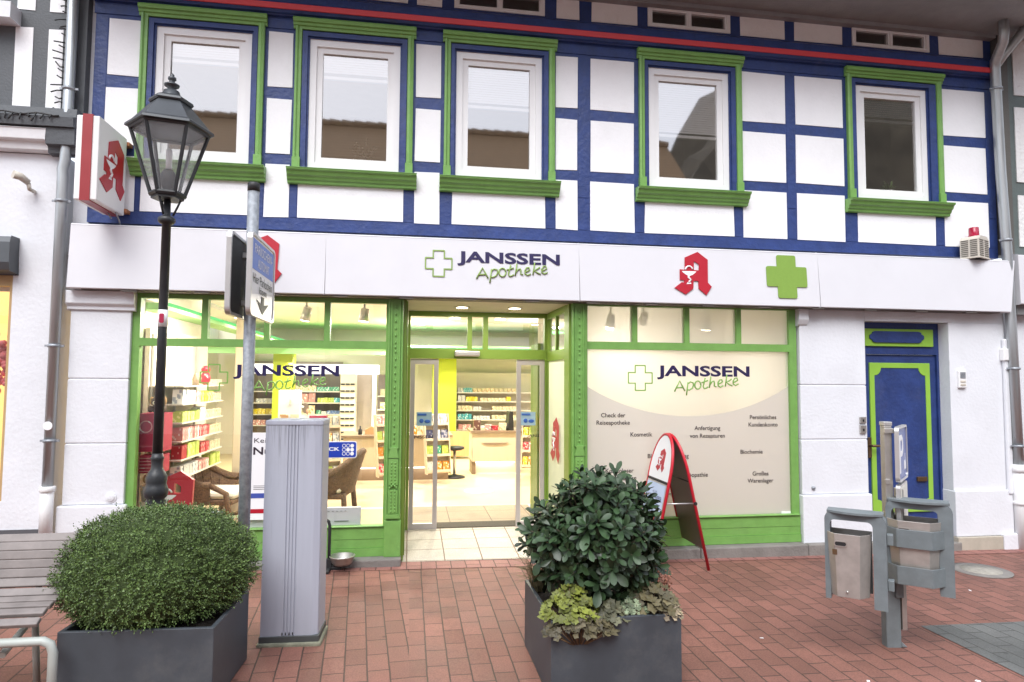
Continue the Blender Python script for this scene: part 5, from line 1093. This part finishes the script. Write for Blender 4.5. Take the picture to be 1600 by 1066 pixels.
SH = [(1,[(.52,.86,4,.125,'white'),(.88,1.04,2,.11,'pink'),(1.05,1.42,4,.105,'yellow'),(1.43,1.74,6,.08,'cream')]),
 (2,[(.52,1.0,7,.095,'lime'),(1.02,1.20,3,.12,'white'),(1.21,1.74,9,.085,'cream')]),
 (3,[(.52,1.02,9,.115,'pink'),(1.04,1.34,5,.105,'red'),(1.35,1.74,7,.09,'cream')]),
 (4,[(.52,.66,2,.12,'red'),(.67,1.02,3,.13,'lime'),(1.08,1.36,4,.10,'red'),(1.37,1.74,7,.085,'cream')]),
 (5,[(.52,1.0,6,.10,'white'),(1.02,1.36,5,.095,'pink'),(1.40,1.74,7,.11,'lime')])]
for lv, rs in SH:
    for y0, y1, n, h, k in rs: run_y(LEV[lv], y0, y1, n, h, k, f'{k} carton in the {"left third" if y0 < .6 else "centre left" if y0 < 1.0 else "centre" if y0 < 1.2 else "right part"} of the {ords[lv-1]} glass display shelf')
tag(MB().ball((SX0-.05,1.30,1.60),(.05,.05,.07)).ball((SX0-.05,1.30,1.69),(.045,.045,.04)).build('gift_figure', K['red']), 'red and white gift figure on the top display shelf behind the green cross', 'figurine')
tag(MB().lathe([(.03,0),(.035,.06),(.02,.1),(.008,.13)], (SX0-.05,1.0,1.531), 12).build('dark_vase', COUNTERD), 'small brown vase on the top display shelf', 'vase')
carton((SX0-.05,1.58,1.531), .12, .20, .06, 'cream', 'flat cream carton alone on the top display shelf', None)

# ---- window display, far left
t = thing('crimson_display', 'crimson cardboard display with round emblem and white leaflet left of the lamp post', 'display stand', (-2.18,.22,.1))
MB().box(-2.24,-2.05,.12,.34,.98,1.30).build('header_card', CRIMSON, t); MB().box(-2.23,-2.06,.13,.33,.80,.95).build('book_stack', CRIMSON, t)
m = MB()
for q in range(5): m.box(-2.232,-2.055,.122,.13,.815+q*.027,.820+q*.027)
m.build('page_edges', K['pink'], t)
MB().prism([(-2.185+.052*math.cos(R(q)),1.19+.052*math.sin(R(q))) for q in range(0,360,20)], fnF, .116, .119, [[(-2.185+.043*math.cos(R(q)),1.19+.043*math.sin(R(q))) for q in range(0,360,20)]]).build('round_emblem', K['pink'], t); MB().box(-2.12,-2.055,.108,.118,1.0,1.24).build('leaflet', PAPER, t)
MB().box(-2.22,-2.06,.14,.32,.1,.56).build('pedestal', COUNTER, t)
def plush(loc, label, c1, c2, s=1.0):
    t = thing('plush_dog', label, 'plush toy', loc); F1 = mat('plush_'+c1[0], c1[1], .95, bump=.6, bscale=150); F2 = mat('plush_'+c2[0], c2[1], .95, bump=.6, bscale=150)
    m = MB(); m.ball((0,.02,.04),(.06*s,.05*s,.05*s)).ball((0,-.02,.10*s),(.052*s,.05*s,.045*s)).ball((-.05*s,-.035,.035),(.022*s,.03*s,.028*s)).ball((.05*s,-.035,.035),(.022*s,.03*s,.028*s)); m.build('body', F1, t, world=False)
    MB().ball((0,-.06*s,.088*s),(.026*s,.03*s,.022*s)).build('muzzle', mat('plush_cream',(.70,.62,.50),.95), t, world=False)
    for sx in (-1,1): MB().ball((sx*.052*s,-.01,.105*s),(.016*s,.024*s,.036*s)).build('ear', F2, t, world=False)
    m = MB(); m.ball((0,-.088*s,.094*s),.009*s,8,6).ball((-.02*s,-.066*s,.115*s),.006*s,6,5).ball((.02*s,-.066*s,.115*s),.006*s,6,5); m.build('nose', BLACKPL, t, world=False)
plush((-2.12,.20,1.30), 'dark brown and cream plush dog lying on top of the crimson display', ('dark',(.10,.06,.04)), ('tan',(.45,.27,.12)), 1.0)
plush((-2.15,.20,.64), 'tan and white plush puppy sitting in the grey felt basket', ('sand',(.62,.42,.22)), ('sandear',(.52,.30,.12)), 1.0)
t = thing('felt_basket', 'grey felt basket holding the tan plush puppy', 'basket', (-2.15,.21,.56)); MB().lathe([(.075,0),(.09,.13),(.084,.13),(.07,.01)], n=20).build('bowl', mat('grey_felt',(.28,.27,.25),.95), t, world=False)
m = MB(); m.tube([(.03*math.cos(R(q)),-.088,.065+.035*math.sin(R(q))) for q in range(180,361,20)], .005, 6); m.build('handle', mat('grey_felt',(.28,.27,.25)), t, world=False)
t = thing('standing_letter', 'red free standing pharmacy letter with cream windows behind the left pane', 'display figure', (-1.97,.26,.36)); red_a(t, lambda a, b, d: (a, .26+d, b), -2.0, .36, .44, -.02, .02)

# ---- wicker chairs
def chair(loc, rz, label):
    t = thing('wicker_chair', label, 'armchair', loc, rz, 'wicker armchairs behind the left window'); t.scale = (1.12, 1.12, 1.14)
    # seat looks along +x; back at -x
    m = MB(); n = 14; rows_ = []
    for i in range(9):                       # shell from the front arm round the back to the other arm
        h = i/8; row = []
        for q in range(n+1):
            a = R(-100+200*q/n); rr = .27+.05*h; back = max(0, math.cos(a)); z = .24+h*(.13+.25*back**1.5); row.append((-rr*math.cos(a)*(1.0+.18*h), rr*math.sin(a), z))
        rows_.append(row)
    off = len(m.v)
    for row in rows_: m.v += row
    for i in range(8):
        for q in range(n): a = i*(n+1)+q; m.f.append((a,a+1,a+n+2,a+n+1)); m.sm.append(True)
    o = m.build('shell', WICKER, t, world=False); so2 = o.modifiers.new('thick','SOLIDIFY'); so2.thickness = .025
    m = MB(); m.tube(rows_[-1], .032, 8); m.tube([rows_[-1][0],(.20,-.30,.30),(.24,-.28,.0)], .026, 8); m.tube([rows_[-1][-1],(.20,.30,.30),(.24,.28,.0)], .026, 8); m.tube([(-.24,-.2,.24),(-.26,-.22,0)], .026, 8); m.tube([(-.24,.2,.24),(-.26,.22,0)], .026, 8); m.tube(rows_[0], .024, 8)
    for q in range(2, n-1): m.tube([rows_[i][q] for i in range(9)], .008, 5)
    m.build('frame', WICKER, t, world=False)
    MB().box(-.24,.24,-.26,.26,.19,.235).build('seat', WICKER, t, bevel=.015, world=False); MB().box(-.22,.25,-.24,.24,.235,.30).build('cushion', CUSH, t, bevel=.03, world=False); return t
chair((-1.98,1.55,.10), R(-8), 'wicker armchair with white cushion facing right beside the red letter'); chair((-.92,1.75,.10), R(172), 'wicker armchair with white cushion seen from its back right of the grey pillar')
t = thing('side_table', 'low dark side table behind the left wicker chair', 'table', (-2.05,2.0,.1)); MB().box(-2.2,-1.95,1.95,2.2,.42,.45).build('tabletop', COUNTERD, t); m = MB(); m.box(-2.1,-2.05,2.05,2.1,.1,.42); m.build('leg', COUNTERD, t)

# ---- counters
t = thing('sales_counter', 'long pale sales counter with dark foot seen through left window and left door leaf', 'counter', (-.1,4.2,.1))
MB().box(-.95,.62,4.10,4.75,.30,.74).build('front_panel', COUNTER, t, bevel=.01); MB().box(-1.0,.65,4.05,4.8,.74,.775).build('top', COUNTERD, t); MB().box(-.90,.60,4.2,4.7,.10,.30).build('foot', COUNTERD, t); MB().box(-.9,.58,4.12,4.2,.285,.299).build('light_strip', LEDW, t)
t = thing('sales_counter', 'pale sales counter with curved grip in the middle of the entrance view', 'counter', (1.3,4.8,.1))
MB().box(1.0,1.80,4.62,5.2,.30,.76).build('front_panel', COUNTER, t, bevel=.01); MB().box(.97,1.85,4.57,5.25,.76,.795).build('top', COUNTERD, t); MB().box(1.02,1.78,4.72,5.1,.10,.30).build('foot', CREAM, t); MB().box(1.0,1.06,4.66,5.1,.10,.30).build('foot', COUNTERD, t); MB().box(1.06,1.68,4.64,4.72,.285,.299).build('light_strip', LEDW, t)
MB().prism([(1.15,.60),(1.58,.60),(1.52,.578),(1.365,.565),(1.21,.578)], fnF, 4.60, 4.63).build('grip', COUNTERD, t)
t = thing('monitor', 'black cash desk monitor seen edge on upon the entrance counter', 'monitor', (1.62,4.8,.795)); MB().prism([(-.05,0),(.05,0),(.035,.30),(-.02,.30)], lambda a,b,d: (a,d,b), -.16, .16).build('screen', BLACKPL, t, world=False)
t = thing('monitor', 'black cash desk monitor at the left counter near the iron post', 'monitor', (-.22,4.5,.775)); MB().prism([(-.12,0),(.10,0),(.05,.34),(-.05,.34)], lambda a,b,d: (a,d,b), -.03, .03).build('screen', BLACKPL, t, world=False)
for x, k, s, lab in [(1.08,'brown',.16,'dark brown carton on the entrance counter'),(1.27,'pink',.09,'wider pink carton on the entrance counter'),(1.36,'red',.07,'small red carton on the entrance counter'),(1.50,'cream',.11,'cream carton on the entrance counter')]:
    carton((x,4.72,.796), .11, .1, s, k, lab, None)
t = thing('sample_bottle', 'small dark bottle on the entrance counter', 'bottle', (1.57,4.66,.795)); MB().lathe([(.025,0),(.025,.06),(.01,.08),(.01,.11)], n=12).build('glass_body', BLACKPL, t, world=False)
t = thing('bar_stool', 'black bar stool with round foot behind the sloping display rack', 'stool', (.70,4.35,.1)); MB().lathe([(.17,0),(.16,.02),(.03,.05)], n=24).build('foot', BLACKPL, t, world=False); MB().lathe([(.022,.04),(.022,.42)], n=12).build('post', ALU, t, world=False); MB().lathe([(.10,.42),(.15,.44),(.15,.47),(.10,.48)], n=20).build('seat', BLACKPL, t, world=False)
def rack(loc, rz, label, short, cols, w=.30):
    t = thing('display_rack', label, 'display rack', loc, rz); m = MB(); fn = lambda a, b, d: (a, d+b*.22, b)
    for x in (-w/2-.012, w/2): m.prism([(x,.15),(x+.012,.15),(x+.012,1.0),(x,1.0)], fn, -.12, .0)
    m.prism([(-w/2,.15),(w/2,.15),(w/2,1.0),(-w/2,1.0)], fn, -.012, .0); m.build('frame', COUNTER, t, world=False)
    m = MB()
    for z in (.18,.40,.62,.84): m.prism([(-w/2,z),(w/2,z),(w/2,z+.035),(-w/2,z+.035)], fn, -.125, -.11); m.prism([(-w/2,z),(w/2,z),(w/2,z+.008),(-w/2,z+.008)], fn, -.12, -.01)
    m.build('ledge', COUNTER, t, world=False)
    for i, z in enumerate((.18,.40,.62,.84)):
        for q in range(3):
            k = cols[i][q % len(cols[i])]; x = -w/2+w*(q+.5)/3; mb = MB().prism([(x-w*.15,z+.01),(x+w*.15,z+.01),(x+w*.14,z+.15),(x-w*.14,z+.15)], fn, -.09, -.03)
            o = mb.build('product_packet', K[k], None); o.location = loc; o.rotation_euler = (0,0,rz); tag(o, f'{k} packet on the {("lowest","second","third","top")[i]} tier of the {short}', 'packet', f'{k} packets on the {("lowest","second","third","top")[i]} tier of the {short}')
rack((.42,3.75,.1), R(14), 'sloping display rack in the entrance with orange and green packets', 'sloping rack in the entrance', [('white','orange','orange'),('lime','green','lime'),('navy','white','navy'),('cream','white','pink')], .34)
rack((-.30,3.55,.1), R(20), 'sloping display rack beside the left iron post with pink and orange packets', 'sloping rack beside the iron post', [('red','pink','red'),('orange','yellow','orange'),('lime','cream','lime'),('pink','pink','pink')], .26)
rack((-1.05,3.3,.1), R(16), 'sloping display rack with white packets above the grey pillar', 'sloping rack above the grey pillar', [('white','lime','white'),('pink','white','green'),('white','orange','white'),('white','cream','white')], .28)

# ---- back wall shelves
YB = 7.55
t = thing('back_shelf', 'wide back wall shelf with four rows of products seen through the entrance', 'shelf', (1.6,YB,.1))
for v in (613,627,641,655.5,671): a, b = F(713,v,YB), F(812,v+.4,YB); MB().box(a.x,b.x+.4,YB-.05,YB+.3,a.z-.02,a.z).build('shelf_board', SHELFG, t)
a, b = F(713,600,YB), F(812,680,YB); MB().box(a.x,b.x+.4,YB+.3,YB+.33,.1,1.75).build('back_panel', CREAM, t); MB().box(a.x-.05,a.x,YB-.05,YB+.33,.1,1.75).build('side_panel', CREAM, t); MB().box(F(683,700,6.8).x,F(740,700,6.8).x,6.7,6.8,.15,.62).build('oak_front', OAK, t)
t = thing('back_shelf', 'grey backed wall shelf behind the white carton and the navy lettering', 'shelf', (-2.2,YB,.1))
a, b = F(384,600,YB), F(531,680,YB); MB().box(a.x,b.x,YB+.3,YB+.33,.1,1.95).build('back_panel', mat('taupe_panel',(.20,.165,.14),.7), t)
for v in (611,629,647,664): a, b = F(384,v,YB), F(531,v+.3,YB); MB().box(a.x,b.x,YB-.05,YB+.3,a.z-.02,a.z).build('shelf_board', SHELFG, t)
def run(u0, u1, v, hp, n, k, lab, y=YB):
    a, b = F(u0,v,y), F(u1,v,y); st = (b.x-a.x)/n; h = hp*13.2/FPX; zz = (a.z+b.z)/2
    for q in range(n): carton((a.x+st*(q+.5), y+.04, zz+.001), st*.9, .12, h*rnd.uniform(.92,1.04), k, lab, lab)
W = 'seen through the entrance'
for u0,u1,v,hp,n,k,w_ in [(715,724,613,7,2,'white','left end of the top row'),(724,738,613,7,4,'teal','top row'),(739,806,613,6,10,'cream','top row'),(715,727,627,9,2,'white','left end of the second row'),(728,746,627,7,4,'yellow','left half of the second row'),(750,790,627,5,7,'cream','second row'),(791,798,627,7,2,'yellow','right end of the second row'),
 (715,738,641,7,4,'cream','left half of the third row'),(739,752,641,6,3,'white','third row'),(769,806,641,6,7,'cream','right half of the third row'),(715,737,655.5,9,4,'teal','left end of the fourth row'),(739,765,655.5,6,5,'white','middle of the fourth row'),(768,806,655.5,7,6,'cream','right half of the fourth row'),(716,736,671,8,3,'pink','lowest row'),(740,765,671,6,4,'white','lowest row')]:
    run(u0,u1,v,hp,n,k,f'{k} carton in the {w_} of the entrance back shelf')
for u0,u1,v,hp,n,k,w_ in [(456,494,611,8,6,'cream','top row'),(495,530,611,6,7,'green','right end of the top row'),(400,430,629,6,5,'white','second row left of the lime column'),(470,493,629,14,2,'pink','middle of the second row'),(496,522,629,7,5,'lime','right end of the second row'),(522,531,629,7,2,'teal','far right of the second row'),
 (386,432,647,8,8,'yellow','third row'),(471,492,647,13,2,'cream','middle of the third row'),(494,501,647,6,2,'green','third row'),(502,510,647,4,2,'white','right half of the third row'),(511,531,647,5,4,'blue','right end of the third row'),(385,430,664,7,6,'pink','lowest row')]:
    run(u0,u1,v,hp,n,k,f'{k} carton in the {w_} of the grey backed shelf')
# drawer tower, doorway
a, b = F(532,600,7.0), F(555,600,7.0); t = thing('drawer_tower', 'white apothecary drawer tower with rows of dark pulls', 'drawer cabinet', (a.x,7.0,.1)); MB().box(a.x,b.x,7.0,7.5,.1,1.72).build('carcass', CREAM, t)
m = MB()
for q in range(9):
    z = .45+q*.13
    for k in range(3): x = a.x+(b.x-a.x)*(k+.5)/3; m.box(x-.038,x+.038,6.97,7.0,z,z+.03)
m.build('drawer_pulls', BLACKPL, t)
a, b = F(556,600,7.6), F(581,600,7.6); tag(MB().box(a.x,b.x,7.55,7.6,.1,1.75).build('beige_door_panel', mat('greige',(.42,.36,.30),.6)), 'plain greige door panel right of the apothecary drawers', 'door panel')
a, b = F(582,600,7.3), F(588,600,7.3); t = thing('light_column', 'narrow glowing vertical light strip between door panel and shelf', 'light strip', (a.x,7.3,.1)); MB().box(a.x,b.x,7.28,7.34,.6,1.75).build('diffuser', PANELW, t)
a, b = F(590,600,7.2), F(606,600,7.2); t = thing('wall_shelf', 'small taupe wall shelf with two cartons beside the iron post', 'shelf', (a.x,7.2,1.0)); MB().box(a.x,b.x,7.4,7.45,.7,1.7).build('back_panel', mat('taupe_panel',(.2,.165,.14)), t)
for z in (1.02,1.28): MB().box(a.x,b.x,7.15,7.4,z-.02,z).build('shelf_board', SHELFG, t)
carton(((a.x+b.x)/2+.04,7.22,1.021), .16,.1,.13, 'cream', 'lone cream carton on the lower board of the taupe wall shelf', None); carton(((a.x+b.x)/2+.04,7.22,1.281), .16,.1,.13, 'cream', 'lone cream carton on the upper board of the taupe wall shelf', None)
# things standing in the left window above the grey pillar
a, b = F(434,660,1.0), F(468,610,1.0); t = thing('white_carton_display', 'tall white carton display with printed front above the grey pillar', 'display carton', (a.x,1.0,a.z)); MB().box(a.x,b.x,1.0,1.15,.7,b.z).build('board', PAPER, t)
m = MB(); m.prism([(a.x+.10,b.z-.14),(a.x+.12,b.z-.14),(a.x+.125,b.z-.10),(a.x+.11,b.z-.085)], fnF, .994, .998); m.box(a.x+.02,a.x+.10,.994,.999,b.z-.31,b.z-.24); m.box(a.x+.12,a.x+.2,.994,.999,b.z-.31,b.z-.24); m.build('print', K['cream'], t)
t = thing('printed_cutout', 'cardboard cutout print of a dark haired head beside the white carton display', 'cardboard cutout', (F(476,645,1.05).x,1.05,1.1))
hc = F(477,638,1.05); MB().prism([(hc.x+.034*math.cos(R(q))*(1+.15*math.sin(R(q))), hc.z+.052*math.sin(R(q))) for q in range(0,360,20)], fnF, 1.05, 1.056).build('hair_print', COUNTERD, t); MB().ball((hc.x+.022,1.048,hc.z-.035),(.014,.006,.03)).build('face_print', mat('cutout_tan',(.62,.34,.20),.7), t); MB().box(hc.x-.05,hc.x+.04,1.05,1.056,hc.z-.16,hc.z-.07).build('board', PAPER, t); MB().ball((hc.x-.028,1.046,hc.z+.012),(.016,.006,.013)).build('bow_print', PAPER, t)
a, b = F(478,662,1.1), F(510,650,1.1); t = thing('crimson_gift_box', 'flat crimson carton with round emblem just above the grey pillar', 'gift box', (a.x,1.1,a.z)); MB().box(a.x,b.x,1.1,1.2,a.z-.05,b.z).build('carton', CRIMSON, t); MB().lathe([(.001,0),(.035,0),(.035,.003),(.001,.003)], n=20).xf(lambda p: Vector((a.x+.06+p.x,1.098-p.z,a.z+p.y))).build('emblem', K['pink'], t)
t = thing('window_plinth', 'white display plinth behind the grey pillar carrying cartons', 'plinth', (-.95,1.1,.1)); MB().box(F(440,700,1.1).x,F(504,700,1.1).x,1.08,1.25,.1,F(478,662,1.1).z-.055).build('block', PAPER, t)
t = thing('house_money_box', 'small wooden house shaped box on the left counter', 'wooden house', (-.55,4.3,.775)); MB().prism([(-.10,0),(.10,0),(.10,.07),(0,.12),(-.10,.07)], lambda a,b,d: (a,d,b), -.05,.05).build('house', OAK, t, world=False)
t = thing('sample_bottle', 'small dark bottle on the left counter beside the wooden house', 'bottle', (-.72,4.25,.775)); MB().lathe([(.03,0),(.03,.07),(.012,.09),(.012,.13)], n=12).build('glass_body', BLACKPL, t, world=False)

# ---- plants behind upper panes
def pot_plant(loc, label, col, n, h, pr, pm):
    t = thing('potted_plant', label, 'potted plant', loc); g = np.random.default_rng(int(h*1000)); vs = []; fc = []
    MB().lathe([(pr*.75,0),(pr,.09),(pr*.9,.09),(pr*.7,.02)], n=16).build('pot', pm, t, world=False)
    for q in range(n):
        a = g.uniform(0,6.28); d = np.array([math.cos(a)*.55, math.sin(a)*.3, g.uniform(.4,1)]); o = np.array([0,0,.08])+d*h*g.uniform(.15,.75); add_leaf(vs, fc, o, d+g.normal(size=3)*.5, np.array([0,-.5,.8]), .05, .02)
    MB().add(vs, fc, True).build('foliage', mat(col[0], col[1], .5, island=.3), t, world=False)
p = F(567,252,.16); pot_plant((p.x,.18,3.50), 'dark spiky leaved plant in the second upper window', ('dark_spiky_leaf',(.03,.032,.02)), 90, .24, .09, BLACKPL)
p = F(1390,297,.16); pot_plant((p.x,.18,3.50), 'small green plant in a white bowl in the last upper window', ('fresh_green_leaf',(.14,.24,.06)), 36, .10, .055, PVC)
t = thing('white_bowl', 'small white bowl beside the plant in the last upper window', 'bowl', (F(1362,300,.16).x,.18,3.50)); MB().lathe([(.04,0),(.07,.03),(.065,.035),(.03,.01)], n=16).build('bowl', PVC, t, world=False)

# ---- more clutter inside
rack((1.86,4.15,.1), R(-16), 'sloping display rack at the right edge of the entrance with yellow packets', 'sloping rack at the right entrance edge', [('yellow','orange','yellow'),('red','pink','red'),('yellow','lime','orange'),('orange','yellow','pink')], .26)
for q, (x, k, s_, lab) in enumerate([(-.30,'white',.10,'white carton on the left counter beside the monitor'),(-.05,'blue',.08,'blue carton on the left counter'),(.08,'orange',.12,'orange carton on the left counter'),(.22,'cream',.15,'tall cream carton on the left counter'),(.38,'teal',.09,'teal carton at the right end of the left counter')]): carton((x,4.22+.03*q,.776), .09, .08, s_, k, lab, None)
t = thing('floor_sticker', 'round pale sticker on the shop floor in the entrance', 'floor sticker', (.95,3.1,.1)); MB().lathe([(.20,.001),(.20,.003)], n=28).build('disc', PAPER, t, world=False); MB().lathe([(.07,.003),(.07,.005)], n=20).build('print', K['teal'], t, world=False)
# ---- scraps on the paving
for i, (x, y, lab) in enumerate([(2.19,-1.93,'tiny white paper scrap on the paving left of the bin post'),(2.45,-2.55,'tiny white scrap at the bottom edge left of the bin post foot'),(3.05,-2.62,'small bright scrap on the paving in front of the bin post foot'),(1.83,-1.35,'pale crumb on the paving between laurel planter and bins'),(4.35,-1.22,'pale scrap on the paving below the manhole cover')]):
    m = MB(); m.prism([(-.013,-.006),(.010,-.009),(.014,.006),(-.008,.008)], lambda a,b,d: (a,b,d+.002*math.sin(a*300)), .001, .003); o = m.build('paper_scrap', PAPER); o.location = (x,y,gz(x)); o.rotation_euler = (0,0,i*1.1); tag(o, lab, 'paper scrap')
